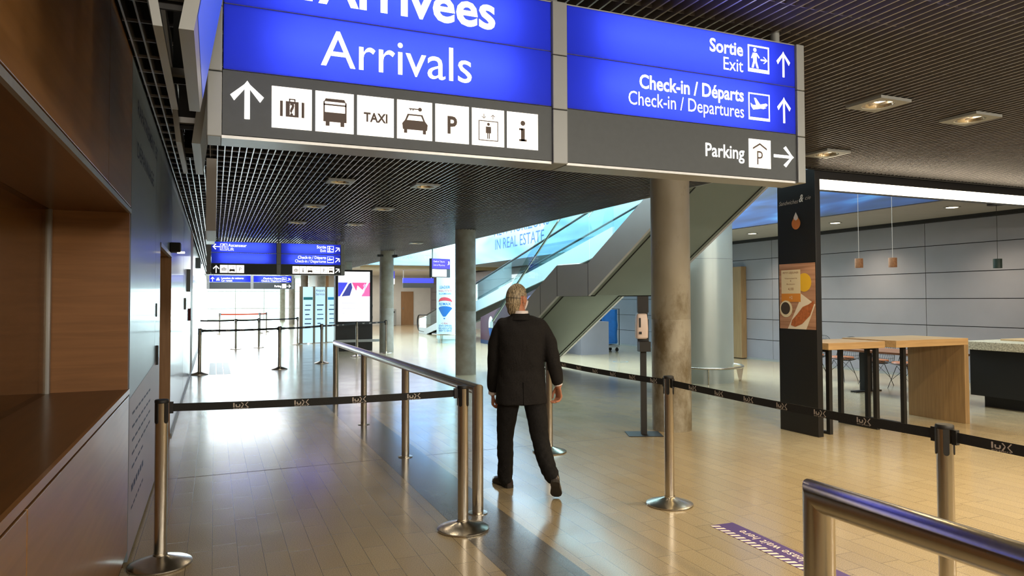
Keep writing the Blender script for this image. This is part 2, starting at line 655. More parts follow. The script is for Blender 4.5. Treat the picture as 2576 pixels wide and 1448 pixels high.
class Face:
    """plane for flat graphics: origin, reading axis, up axis, outward normal"""
    def __init__(s, o, ux, uy):
        s.o, s.ux, s.uy = Vector(o), Vector(ux).normalized(), Vector(uy).normalized()
        s.n = s.ux.cross(s.uy)

    def at(s, x, y, lift=0.0):
        return s.o + s.ux * x + s.uy * y + s.n * lift

    def poly(s, mb, pts, lift, th=0.001, scale=1.0, off=(0, 0)):
        q = [(p[0] * scale + off[0], p[1] * scale + off[1]) for p in pts]
        return mb.prism(q, s.o + s.n * lift, s.ux, s.uy, s.n * th)

    def text(s, mb, t, x, y, lift, cap, **k):
        return put_text(mb, t, s.at(x, y, lift), s.ux, s.uy, cap, **k)


def plate(fc, parent, name, x, y, w, h, m, lift=0.001, th=0.0015):
    mb = MB()
    fc.poly(mb, rect(x, y, x + w, y + h), lift, th)
    return mb.build(name, m, parent)


def symbol(fc, parent, name, icon, x, y, size, m, lift, ch=None):
    mb = MB()
    for p in (ICON[icon] if isinstance(icon, str) and icon in ICON else icon if not isinstance(icon, str) else []):
        fc.poly(mb, p, lift, 0.0006, size, (x, y))
    if ch:
        fc.text(mb, ch[0], x + size / 2, y + size * ch[2], lift + 0.0008, size * ch[1], align='C', bold=ch[3] if len(ch) > 3 else 0.0)
    return mb.build(name, m, parent)


# ================================================================== THE SETTING
# floor, inlay strip
struct('floor', MB().box((-3.2, -6.5, -0.06), (16.2, 66, 0.0)), floor_m)
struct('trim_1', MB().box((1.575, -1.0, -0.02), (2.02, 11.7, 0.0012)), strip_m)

struct('trim_8', MB().box((-0.47, 7.078, -0.01), (4.9, 7.086, 0.0006)), mat('dark expansion joint', '3a352d', 0.7))

# ceiling: open cell blades over a black void
g = MB()
ZC = 3.10


def blades(x0, x1, y0, y1):
    n = int((x1 - x0) / 0.067)
    for i in range(n + 1):
        x = x0 + 0.02 + i * 0.067
        g.box((x - 0.005, y0, ZC), (x + 0.005, y1, ZC + 0.075))
    m = int((y1 - y0) / 0.307)
    for j in range(m + 1):
        y = y0 + j * 0.307
        g.box((x0, y - 0.0035, ZC + 0.016), (x1, y + 0.0035, ZC + 0.034))


blades(-0.47, 5.86, -4.0, 45.0)
blades(5.90, 14.0, -4.0, 6.12)
struct('ceiling', g, blade_m)
v = MB()
v.box((-3.2, -6.5, 3.75), (5.9, 45.3, 3.85))
struct('ceiling_void', v, void_m)
struct('ceiling_void_side', MB().box((5.9, -6.5, 3.75), (16.2, 6.12, 3.85)), void_m)
struct('trim_5', MB().box((5.872, 6.13, 3.09), (5.90, 45.0, 3.75)), alup_m)
struct('trim_6', MB().box((5.9, 6.10, 3.09), (13.1, 6.125, 3.75)), void_m)
struct('ceiling_far', MB().box((-3.2, 45.0, 3.10), (16.2, 63, 3.2)), white_m)
struct('ceiling_back', MB().box((5.9, 31.32, 3.165), (16.2, 45.0, 3.25)), white_m)
# upper void walls that carry the daylight down
struct('wall_upper_left', MB().box((5.78, 6.13, 3.86), (5.88, 31.4, 7.6)), white_m)
struct('wall_upper_near', MB().box((5.9, 6.02, 3.86), (13.3, 6.12, 7.6)), white_m)
struct('wall_upper_far', MB().box((5.9, 31.32, 6.22), (11, 31.42, 7.6)), white_m)
struct('wall_upper_right', MB().box((10.82, 6.15, 3.3), (10.92, 31.3, 7.6)), white_m)
# soffit over the cafe side
struct('ceiling_side', MB().box((10.81, 6.32, 3.165), (13.2, 31.3, 3.26)), soffit_m)
struct('trim_2', MB().box((13.02, -4.0, 3.10), (13.13, 44.0, 3.165)), dark_m)

# right wall, metal panels with open joints
wr = MB()
wr.slot = 1
wr.box((13.17, -6.5, 0), (13.4, 45, 3.6))
wr.slot = 0
zs = [0.045, 0.53, 1.06, 1.588, 2.10, 2.635, 3.10]
ys = [-6.5, -2.8, 1.4, 5.6, 9.78, 14.0, 18.2, 22.4, 26.6, 30.8, 35.0, 39.2, 45]
for a, b in zip(zs, zs[1:]):
    for c, d in zip(ys, ys[1:]):
        wr.box((13.13, c + 0.006, a + 0.007), (13.18, d - 0.006, b - 0.007))
struct('wall_right', wr, [wallp_m, dark_m])
struct('baseboard_right', MB().box((13.115, -6.5, 0), (13.18, 45, 0.05)), alup_m)

# back walls and the hall behind the viewer
struct('wall_near', MB().box((-3.2, -6.6, 0), (16.2, -6.5, 3.85)), mat('warm beige wall', '9c8566', 0.7, 0, 0.1, 1))
struct('wall_back', MB().box((6.5, 44.9, 0), (13.2, 45.1, 3.2)), white_m)
struct('wall_far_side', MB().box((12.6, 45.0, 0), (12.8, 62, 3.2)), white_m)

# left wall: pale panels beyond the door recess, then white, then the dark service wall
wl = MB()
wl.box((-0.62, 9.31, 0), (-0.474, 12.9, 3.12)).box((-0.62, 12.92, 0), (-0.474, 16.75, 3.12))
struct('wall_left', wl, lgrey_m)
struct('wall_left_inner', MB().box((-3.2, -6.5, 0), (-1.45, 62, 3.85)), void_m)
struct('wall_left_far', MB().box((-1.4, 18.3, 0), (-0.50, 62, 3.12)), mat('glossy white wall panel', 'd9dadb', 0.25, 0.0, 0.02, 2, 0, None, 0.5, None, 0.4))
struct('trim_3', MB().box((-1.0, 16.75, 0), (-0.47, 18.3, 3.12)), wdoor_m)
struct('baseboard_left', MB().box((-0.50, 9.31, 0), (-0.455, 62, 0.03)), alup_m)

# door recess with brown lining
d1 = thing('door_1', 'recessed brown timber doorway in the pale left wall', 'door', (-0.6, 8.4, 0))
d1['kind'] = 'structure'
MB().box((-1.45, 9.29, 0), (-0.474, 9.315, 2.13)).box((-1.45, 7.44, 0), (-0.474, 7.46, 2.13)).box((-1.45, 7.44, 2.13), (-0.5, 9.31, 2.16)).build('door_lining', wdoor_m, d1)
MB().box((-1.47, 7.46, 0), (-1.42, 9.29, 2.13)).build('door_leaf', wdoor_m, d1)
MB().box((-0.50, 7.44, 2.115), (-0.466, 9.31, 2.155)).build('door_head_trim', alu_m, d1)
MB().box((-0.62, 7.44, 2.16), (-0.474, 9.305, 3.12)).build('overpanel', graph_m, d1)

# end facade: mullions and glass
fa = thing('window_1', 'floor to ceiling glazed facade at the far end of the hall', 'window', (5, 62, 0))
fa['kind'] = 'structure'
mb = MB()
for x in (-0.6, 1.6, 3.8, 6.0, 8.2, 10.4, 12.6):
    mb.box((x - 0.035, 61.95, 0), (x + 0.035, 62.05, 3.1))
for z in (0.05, 0.95, 2.35, 3.05):
    mb.box((-0.6, 61.96, z - 0.03), (12.6, 62.04, z + 0.03))
mb.build('window_frame', alup_m, fa)
MB().box((-0.6, 61.995, 0.0), (12.6, 62.005, 3.1)).build('pane', glass_m, fa)

# ================================================================== COLUMNS
A_ = [(5.205, 7.275, 0.238, concs_m, 'stained round concrete column behind the hanging sign, nearest of the row'),
      (5.01, 14.45, 0.222, conc_m, 'round concrete column left of the walking man, second of the row'),
      (4.88, 21.47, 0.215, conc_m, 'round concrete column with two small cameras hung beside its top')]
for x, y, r, m, lb in A_:
    t = MB().lathe([(r, 0), (r, 1.35), (r - 0.003, 1.352), (r, 1.356), (r, 2.7), (r, 3.4)], (x, y, 0), 40).build('concrete_column', m, smooth=True)
    tag(t, lb, 'column')
for i, y in enumerate((28.4, 35.6, 42.7, 49.9, 57.0)):
    t = MB().lathe([(0.21, 0), (0.21, 3.3 if y < 45 else 3.1)], (4.85, y, 0), 24).build('concrete_column', conc_m, smooth=True)
    tag(t, ['brown round column hidden behind the tall advertising screen', 'round column rising behind the service directory boards', 'round column showing left of the service directory boards',
            'slim distant column against the bright windows, second from the end', 'slimmest column standing right before the end windows'][i], 'column')

t = thing('cladded_column', 'wide pale metal clad round column with a bumper ring', 'column', (8.85, 11.3, 0))
MB().lathe([(0.56, 0), (0.56, 6.5)], (8.85, 11.3, 0), 64).build('shaft', clad_m, t, smooth=True)
MB().lathe([(0.5612, 0.0), (0.5612, 0.008)], (8.85, 11.3, 2.36), 64).build('joint', alup_m, t, smooth=True)
mb = MB()
ring = [(8.85 + 0.73 * math.cos(a), 11.3 + 0.73 * math.sin(a), 0.30) for a in [2 * PI * i / 48 for i in range(49)]]
mb.tube(ring, 0.022, 10).build('bumper_ring', steel_m, t, smooth=True)
for k in range(4):
    a = -0.55 + k * PI / 2
    c, s_ = math.cos(a), math.sin(a)
    MB().prism([(0.66, 0), (0.70, 0), (0.745, 0.28), (0.60, 0.28)], (8.85 - s_ * 0.01, 11.3 + c * 0.01, 0), (c, s_, 0), (0, 0, 1), (s_ * 0.02, -c * 0.02, 0)).build('bracket', steel_m, t)

# ================================================================== LEFT CABINET WALL
cb = thing('display_cabinet', 'brown built-in cabinet wall with an open lit niche, far left', 'cabinet', (-0.7, 2.5, 0))
XF = -0.474
ZN0, ZN1 = 1.068, 2.135
YE = 4.87
for y0, y1 in ((-3.0, 0.4), (0.408, 2.34), (2.348, YE)):
    MB().bbox((XF - 0.02, y0, 0.09), (XF, y1, ZN0 - 0.045), 0.003).build('base_panel', cab_m, cb)
for y0, y1 in ((-3.0, 0.9), (0.905, 3.87), (3.875, YE)):
    MB().bbox((XF - 0.02, y0, ZN1 + 0.038), (XF, y1, 3.12), 0.003).build('upper_panel', cab_m, cb)
MB().box((-0.52, -3.0, 0), (-0.50, YE, 0.09)).build('plinth', black_m, cb)
MB().box((-0.93, -3.0, ZN0 - 0.03), (XF + 0.002, YE, ZN0)).build('worktop', cabd_m, cb)
MB().box((XF - 0.012, -3.0, ZN0 - 0.03), (XF + 0.004, YE, ZN0 + 0.001)).build('worktop_edge', cab_m, cb)
MB().box((-0.93, -3.0, ZN1), (XF + 0.002, YE, ZN1 + 0.026)).build('niche_soffit', cabd_m, cb)
MB().box((XF - 0.012, -3.0, ZN1 - 0.001), (XF + 0.004, YE, ZN1 + 0.026)).build('soffit_edge', alu_m, cb)
MB().box((-0.93, YE - 0.04, ZN0), (XF - 0.004, YE, ZN1)).build('niche_end_panel', cabinx_m, cb)
MB().box((-0.95, -3.0, ZN0 - 0.05), (-0.93, YE, ZN1 + 0.1)).build('niche_back', cabin_m, cb)
MB().box((-0.888, -3.0, ZN0), (-0.882, YE - 0.05, ZN1)).build('niche_glass', glassd_m, cb)
MB().box((-0.90, YE - 0.085, ZN0), (-0.872, YE - 0.052, ZN1)).build('glass_rail', alu_m, cb)
MB().box((-0.95, -3.0, 0.0), (-0.93, YE, ZN0)).box((-0.95, YE - 0.02, 0), (XF - 0.02, YE, ZN0 - 0.03)).box((-0.95, YE - 0.02, ZN1 + 0.03), (XF - 0.02, YE, 3.12)).build('carcass', cabd_m, cb)

# graphic wall panel beyond the cabinet
gp = thing('wall_graphic', 'tall grey printed wall panel between brown cabinet and doorway', 'wall graphic', (-0.55, 6.1, 0))
mb = MB()
fg = Face((XF, 4.885, 0), (0, 1, 0), (0, 0, 1))
mb.box((-0.60, 4.885, 0.02), (XF, 6.85, 3.12)).box((-0.60, 6.856, 0.02), (XF, 7.435, 3.12)).build('panel', graph_m, gp)
mb = MB()
fg.poly(mb, [(0.0, 0.03), (2.545, 0.03), (2.545, 1.08), (0.0, 1.0)], 0.0008, 0.0006)
mb.build('pale_field', graphl_m, gp)
for tx, z, w, x_ in (('RAPATRIEMENT', 2.83, 1.42, 0.32), ('ET', 2.83, 0.22, 1.84), ('DÉPANNAGE', 2.55, 1.35, 0.32)):
    mb = MB()
    fg.text(mb, tx, x_, z, 0.0015, 0.10, width=w, bold=0.01)
    mb.build('lettering', print_m, gp)
mb = MB()
for k in range(5):
    for j in range(7 if k < 4 else 4):
        fg.poly(mb, rect(0.18 + j * 0.2, 0.88 - k * 0.085, 0.18 + j * 0.2 + 0.15, 0.895 - k * 0.085), 0.0015, 0.0004)
for j in range(6):
    fg.poly(mb, rect(0.16 + j * 0.14, 0.40, 0.16 + j * 0.14 + 0.1, 0.44), 0.0015, 0.0004)
    fg.poly(mb, rect(0.16 + j * 0.14, 0.29, 0.16 + j * 0.14 + 0.1, 0.305), 0.0015, 0.0004)
o = mb.build('small_print', print_m, gp)
o['kind'] = 'stuff'

# small wall devices on the left
for nm, y, z, w, h, d, m, lb, ct in (
        ('door_reader', 7.0, 1.12, 0.05, 0.17, 0.02, black_m, 'small black card reader low on the printed panel beside doorway', 'card reader'),
        ('call_button', 6.98, 1.52, 0.03, 0.12, 0.008, black_m, 'row of tiny black buttons above the card reader', 'buttons'),
        ('wall_box', 14.6, 1.98, 0.35, 0.42, 0.06, alup_m, 'grey box high on the pale wall past the doorway', 'wall box'),
        ('switch_plate', 13.4, 1.55, 0.3, 0.20, 0.03, alup_m, 'small grey switch plate lower left of the grey wall box', 'switch'),
        ('alarm_call_point', 15.4, 1.33, 0.28, 0.24, 0.05, mat('dark red plastic', '6a2a2c', 0.5), 'dark red alarm box on the pale wall below grey box', 'alarm'),
        ('exit_lamp', 22.6, 2.7, 0.4, 0.30, 0.1, alup_m, 'grey lamp box on white wall below the ceiling grid', 'lamp')):
    mb = MB().bbox((-0.478 if y < 18 else -0.505, y - w / 2, z - h / 2), (XF + d, y + w / 2, z + h / 2), 0.004)
    tag(mb.build(nm, m), lb, ct)
t = thing('spotlight_head', 'small dark spotlight clamped above the doorway on the left', 'spotlight', (-0.43, 9.0, 2.2))
MB().bbox((-0.474, 8.92, 2.16), (-0.36, 9.12, 2.27), 0.01).build('housing', black_m, t)
MB().cyl((-0.36, 9.02, 2.15), 0.04, 0.02).build('lens', emis('spot lens', 'fff0d8', 3), t)

# ================================================================== OVERHEAD SIGNS
AX, AZ = (1, 0, 0), (0, 0, 1)


def lightbox(parent, x0, x1, y, z0, z1, depth, ntube=1, inset=0.19):
    """blue acrylic front lit by a real tube inside a white box"""
    MB().add([(x0, y, z0), (x1, y, z0), (x1, y, z1), (x0, y, z1)], [(0, 1, 2, 3)]).build('blue_panel', blue_m, parent)
    b = MB()
    yb = y + depth
    b.box((x0, yb - 0.004, z0), (x1, yb, z1)).box((x0, y + 0.002, z0), (x1, yb, z0 + 0.003)).box((x0, y + 0.002, z1 - 0.003), (x1, yb, z1))
    b.box((x0, y + 0.002, z0), (x0 + 0.003, yb, z1)).box((x1 - 0.003, y + 0.002, z0), (x1, yb, z1))
    b.build('lightbox_lining', boxw_m, parent)
    h = (z1 - z0)
    r = h * 0.045
    MB().tube([(x0 + inset, y + depth * 0.62, z0 + h * 0.55), (x1 - inset, y + depth * 0.62, z0 + h * 0.55)], r, 8).build('lamp_tube', tube_m, parent)


def sign_frame(parent, x0, xm0, xm1, x1, y, zb, zt, depth, post=0.055):
    for a, b in ((x0 - post, x0), (xm0, xm1), (x1, x1 + post)):
        q = MB()
        n = 3
        for k in range(n):
            za, zc = zb + (zt - zb) * k / n, zb + (zt - zb) * (k + 1) / n
            q.bbox((a, y - 0.012, za + 0.0015), (b, y + depth + 0.012, zc - 0.0015), 0.004)
        q.build('frame_post', alup_m, parent)
    MB().box((x0, y + 0.004, zb), (xm0, y + depth, zb + 0.012)).box((xm1, y + 0.004, zb), (x1, y + depth, zb + 0.012)).build('bottom_rail', alu_m, parent)
    MB().box((x0, y + 0.004, zt - 0.006), (xm0, y + depth, zt)).box((xm1, y + 0.004, zt - 0.006), (x1, y + depth, zt)).build('top_rail', alu_m, parent)


SY = 3.0
sg = thing('hanging_sign', 'large blue lit overhead sign reading Arrivals, with white pictograms beneath', 'sign', (1.5, SY, 2.24))
x0, xm0, xm1, x1, zb, zt = 0.022, 1.478, 1.556, 3.003, 2.245, 3.03
za, zm = 2.519, 2.785
sign_frame(sg, x0, xm0, xm1, x1, SY, zb, zt, 0.16)
for a, b in ((x0, xm0), (xm1, x1)):
    lightbox(sg, a + 0.004, b - 0.004, SY, za + 0.002, zm - 0.002, 0.15)
    lightbox(sg, a + 0.004, b - 0.004, SY, zm + 0.002, zt - 0.008, 0.15)
    MB().box((a + 0.002, SY, zb + 0.014), (b - 0.002, SY + 0.15, za - 0.002)).build('grey_panel', pan_m, sg)
MB().cyl((2.925, SY + 0.07, zt), 0.024, 0.5).build('hanger_rod', alup_m, sg, smooth=True)
MB().cyl((0.1, SY + 0.07, zt), 0.024, 0.5).build('hanger_rod', alup_m, sg, smooth=True)
MB().cyl((1.517, SY + 0.07, zt), 0.024, 0.5).build('hanger_rod', alup_m, sg, smooth=True)
fs = Face((0, SY, 0), AX, AZ)
LIFT = 0.002


def words(name, items, face, parent, m=letter_m):
    for s, x, z, cap, kw in items:
        mb = MB()
        face.text(mb, s, x, z, LIFT, cap, **kw)
        o = mb.build(name, m, parent)
    return o


words('lettering', [('Arrivals', 0.403, 2.583, 0.150, dict(width=0.668))], fs, sg)
words('lettering', [('Arrivées', 0.392, 2.848, 0.155, dict(width=0.795, bold=0.022))], fs, sg)
mb = MB()
for p in frame_polys(0.18, 2.846, 0.368, 3.02, 0.014):
    fs.poly(mb, p, LIFT, 0.0006)
mb.build('pictogram_frame', letter_m, sg)
words('lettering', [('Sortie', 2.631, 2.914, 0.068, dict(align='R', width=0.222, bold=0.02)), ('Exit', 2.631, 2.826, 0.068, dict(align='R', width=0.132))], fs, sg)
words('lettering', [('Check-in / Départs', 2.632, 2.666, 0.068, dict(align='R', width=0.663, bold=0.02)), ('Check-in / Departures', 2.632, 2.577, 0.068, dict(align='R', width=0.728))], fs, sg)
words('lettering', [('Parking', 2.632, 2.352, 0.068, dict(align='R', width=0.258, bold=0.012))], fs, sg)


def arrow(face, parent, x, z, w, h, ang=0.0, t=0.13, m=letter_m):
    mb = MB()
    for p in arrow_polys(ang, t):
        face.poly(mb, [(a * w + x, b * h + z) for a, b in p], LIFT, 0.0006)
    return mb.build('arrow', m, parent)


arrow(fs, sg, 0.048, 2.327, 0.135, 0.155, 0, 0.15)
arrow(fs, sg, 2.862, 2.832, 0.104, 0.145)
arrow(fs, sg, 2.862, 2.575, 0.104, 0.145)
arrow(fs, sg, 2.836, 2.325, 0.145, 0.125, -PI / 2)
for k, (ic, ch) in enumerate((('suitcase', ('?', .32, .34, .03)), ('bus', None), ('', ('TAXI', .23, .38, .035)), ('car', None), ('', ('P', .46, .27, .03)), ('lift', None), ('info', None))):
    px = 0.209 + 0.1725 * k
    pz = 2.303
    pc = plate(fs, sg, 'pictogram', px, pz, 0.158, 0.170, white_sq_m)
    mb = MB()
    for p in ICON.get(ic, []):
        fs.poly(mb, p, 0.003, 0.0004, 0.160, (px, pz + 0.004))
    if ch:
        fs.text(mb, ch[0], px + 0.079, pz + 0.16 * ch[2], 0.0036, 0.16 * ch[1], align='C', bold=ch[3])
    mb.build('symbol', symb_m, pc)
for ic, z in (('exit', 2.836), ('plane', 2.573)):
    mb = MB()
    for p in ICON[ic]:
        fs.poly(mb, p, LIFT, 0.0006, 0.148, (2.664, z))
    mb.build('pictogram', letter_m, sg)
pc = plate(fs, sg, 'pictogram', 2.662, 2.312, 0.152, 0.156, white_sq_m)
mb = MB()
for p in ICON['roof']:
    fs.poly(mb, p, 0.003, 0.0004, 0.152, (2.662, 2.312))
fs.text(mb, 'P', 2.738, 2.33, 0.003, 0.075, align='C')
mb.build('symbol', symb_m, pc)


# second and third signs down the hall
def far_sign(name, label, x0, xm0, xm1, x1, y, zb, zt, rows, left, right):
    t = thing(name, label, 'sign', ((x0 + x1) / 2, y, zb))
    sign_frame(t, x0, xm0, xm1, x1, y, zb, zt, 0.16, 0.10)
    h = (zt - zb) / rows
    for a, b in ((x0, xm0), (xm1, x1)):
        for k in range(1, rows):
            lightbox(t, a + 0.005, b - 0.005, y, zb + h * k + 0.003, zb + h * (k + 1) - 0.01, 0.15)
        MB().box((a + 0.002, y, zb + 0.012), (b - 0.002, y + 0.15, zb + h - 0.003)).build('grey_panel', pan_m, t)
    for x in (x0 + 0.15, (xm0 + xm1) / 2, x1 - 0.1):
        MB().cyl((x, y + 0.08, zt), 0.02, 3.6 - zt, 10).build('hanger_rod', alup_m, t, smooth=True)
    return t, Face((0, y, 0), AX, AZ), h


Y2 = 18.4
t2, f2, h2 = far_sign('hanging_sign', 'blue lit sign down the hall reading Ascenseur Lift beside Sortie Exit', -0.08, 1.42, 1.52, 2.99, Y2, 2.235, 3.035, 3, None, None)
words('lettering', [('Ascenseur', 0.30, 2.91, 0.072, dict(width=0.42, bold=0.01)), ('Lift', 0.30, 2.815, 0.072, dict(width=0.13))], f2, t2)
words('lettering', [('Sortie', 2.62, 2.92, 0.072, dict(align='R', width=0.23, bold=0.01)), ('Exit', 2.62, 2.83, 0.072, dict(align='R', width=0.14))], f2, t2)
words('lettering', [('Check-in / Départs', 2.62, 2.65, 0.072, dict(align='R', width=0.69, bold=0.01)), ('Check-in / Departures', 2.62, 2.555, 0.072, dict(align='R', width=0.76))], f2, t2)
arrow(f2, t2, -0.05, 2.83, 0.16, 0.15, PI / 2)
arrow(f2, t2, -0.04, 2.27, 0.15, 0.19)
for z in (2.82, 2.55, 2.28):
    arrow(f2, t2, 2.83, z, 0.15, 0.15, -PI / 4)
for ic, px, z in (('liftdoor', 0.12, 2.82), ('exit', 2.65, 2.825), ('plane', 2.65, 2.555)):
    mb = MB()
    for p in ICON[ic]:
        f2.poly(mb, p, LIFT, 0.0006, 0.16, (px, z))
    mb.build('pictogram', letter_m, t2)
for k in range(3):
    pc = plate(f2, t2, 'pictogram', 0.12 + 0.185 * k, 2.275, 0.175, 0.19, white_sq_m)
    symbol(f2, pc, 'symbol', ['suitcase', 'car', ''][k], 0.12 + 0.185 * k, 2.275, 0.175, symb_m, 0.003, ('P', .5, .25) if k == 2 else None)
for k in range(6):
    px = 1.80 + 0.172 * k
    pc = plate(f2, t2, 'pictogram', px, 2.275, 0.165, 0.185, white_sq_m)
    symbol(f2, pc, 'symbol', ['suitcase', 'info', 'car', '', '', 'bus'][k], px, 2.275, 0.165, symb_m, 0.003, ('P', .5, .25) if k == 4 else ('TAXI', .22, .4) if k == 3 else None)

Y3 = 30.0
t3, f3, h3 = far_sign('hanging_sign', 'smaller blue sign farther off reading Location de voitures and Parking', -0.19, 1.33, 1.44, 2.90, Y3, 2.06, 2.60, 2, None, None)
words('lettering', [('Location de voitures', 0.25, 2.455, 0.07, dict(width=0.82, bold=0.01)), ('Car rentals', 0.25, 2.36, 0.07, dict(width=0.4))], f3, t3)
words('lettering', [('Check-in / Départs', 2.5, 2.455, 0.07, dict(align='R', width=0.69, bold=0.01)), ('Check-in / Departures', 2.5, 2.36, 0.07, dict(align='R', width=0.76))], f3, t3)
words('lettering', [('Parking', 2.5, 2.14, 0.08, dict(align='R', width=0.26, bold=0.01))], f3, t3)
arrow(f3, t3, -0.14, 2.36, 0.14, 0.18)
arrow(f3, t3, 2.72, 2.37, 0.15, 0.15, -PI / 4)
arrow(f3, t3, 2.70, 2.11, 0.18, 0.14, -PI / 2)
for ic, px, z in (('car', 0.04, 2.36), ('plane', 2.53, 2.37)):
    mb = MB()
    for p in ICON[ic]:
        f3.poly(mb, p, LIFT, 0.0006, 0.17, (px, z))
    mb.build('pictogram', letter_m, t3)
plate(f3, t3, 'pictogram', 2.53, 2.10, 0.16, 0.17, white_sq_m)

# angled sign by the second column
s4 = thing('hanging_sign', 'small blue and white sign hung just left of the second column', 'sign', (6.1, 19.6, 2.25))
f4 = Face((5.77, 19.6, 0), (0.94, 0.34, 0), AZ)
mb = MB()
f4.poly(mb, rect(0, 2.255, 0.67, 2.80), -0.12, 0.115)
mb.build('sign_box', pan_m, s4)
plate(f4, s4, 'blue_panel', 0.01, 2.505, 0.65, 0.285, emis('lit blue sign face', '3a2f9c', 0.7), 0.0, 0.002)
plate(f4, s4, 'white_panel', 0.02, 2.275, 0.51, 0.21, white_sq_m, 0.0, 0.002)
words('lettering', [('Check-in / Départs', 0.47, 2.69, 0.055, dict(align='R', width=0.42, bold=0.01)), ('Check-in / Departures', 0.47, 2.585, 0.055, dict(align='R', width=0.42))], f4, s4)
arrow(f4, s4, 0.57, 2.6, 0.08, 0.14, -PI / 4)
MB().cyl((5.80, 19.63, 2.79), 0.018, 0.8, 8).build('hanger_rod', alup_m, s4)

s5 = thing('hanging_sign', 'plain blue and grey hanging sign at the back between the columns', 'sign', (9.8, 35, 2.2))
MB().box((8.80, 35.0, 2.22), (10.4, 35.15, 2.46)).build('grey_panel', pan_m, s5)
MB().box((8.80, 34.99, 2.47), (10.4, 35.15, 2.71)).build('blue_panel', emis('lit blue sign face far', '3038d8', 0.8), s5)
for x in (8.83, 10.3):
    MB().cyl((x, 35.07, 2.71), 0.02, 0.46, 8).build('hanger_rod', alup_m, s5)
s6 = thing('hanging_sign', 'tiny violet and white sign peeking left of the third column', 'sign', (7.3, 32, 2.3))
MB().box((7.08, 32, 2.595), (7.65, 32.1, 2.93)).build('blue_panel', emis('lit violet sign face', '3a2f9c', 0.6), s6)
MB().box((7.08, 32, 2.33), (7.65, 32.1, 2.585)).build('white_panel', white_sq_m, s6)
MB().cyl((7.6, 32.05, 2.93), 0.02, 0.24, 8).build('hanger_rod', alup_m, s6)


# flag signs seen end-on at the top left: pairs of boxes tied by brackets
def flag(label, ya, yb, xl, xr, zb=2.3, zt=3.06, lit=True, lean=0.20):
    t = thing('flag_sign', label, 'sign', ((xl + xr) / 2, ya, zb), group='flag signs hung along the left wall')
    h = zt - zb
    for nm, a, hw, s_ in (('front_box', xr, 0.018, 1), ('rear_box', xl, 0.011, -1)):
        bot = [Vector(p) for p in ((a - hw, ya, zb), (a + hw, ya, zb), (a + hw, yb, zb), (a - hw, yb, zb))]
        sh = Vector((s_ * lean * h, 0, h))
        MB().hexa(bot, [p + sh for p in bot]).build(nm, alup_m, t)
        if s_ > 0 and lit:
            e = Vector((0.0015, 0, -0.0003))
            p, q = bot[1] + e, bot[2] + e
            MB().add([p + Vector((0, .015, 0)) + sh * .06, q + Vector((0, -.015, 0)) + sh * .06, q + Vector((0, -.015, 0)) + sh * .98, p + Vector((0, .015, 0)) + sh * .98], [(0, 1, 2, 3)]).build('blue_face', emis('lit blue flag face', '4058c0', 0.35), t)
    for y in (ya + 0.05, yb - 0.1):
        z0 = zb + 0.10
        MB().box((xl - 0.02, y, z0), (xr + 0.02, y + 0.03, z0 + 0.025)).build('bracket', alu_m, t)
        MB().box((xl - 0.005, y + 0.04, z0 - 0.02), (xr + 0.005, y + 0.05, zt)).build('spine_plate', black_m, t)
    MB().cyl(((xl + xr) / 2, (ya + yb) / 2, zt - 0.2), 0.012, 0.7, 8).build('hanger_rod', alup_m, t)
    return t


flag('grey and blue flag sign leaning outward at top left, nearest the viewer', 1.985, 2.84, -0.138, -0.072, lean=0.17)
flag('narrow grey flag sign end-on behind the nearest one', 3.42, 4.26, -0.150, -0.080, lit=False, lean=0.12)
t = thing('flag_sign', 'tall narrow grey sign panel seen edge-on left of the Arrivals sign', 'sign', (-0.04, 7.98, 2.33), group='flag signs hung along the left wall')
MB().bbox((-0.088, 7.98, 2.33), (0.012, 9.4, 3.09), 0.004).build('sign_box', mat('pale grey sign casing', 'c4c1c0', 0.5), t)
MB().cyl((-0.04, 8.6, 3.09), 0.015, 0.5, 8).build('hanger_rod', alup_m, t)
t = thing('flag_sign', 'pale far flag sign edge-on just below the tall grey one', 'sign', (-0.04, 12.5, 2.6), group='flag signs hung along the left wall')
MB().bbox((-0.14, 12.5, 2.60), (0.0, 13.6, 3.09), 0.004).build('sign_box', wht_m, t)
MB().cyl((-0.07, 13.0, 3.09), 0.015, 0.5, 8).build('hanger_rod', alup_m, t)

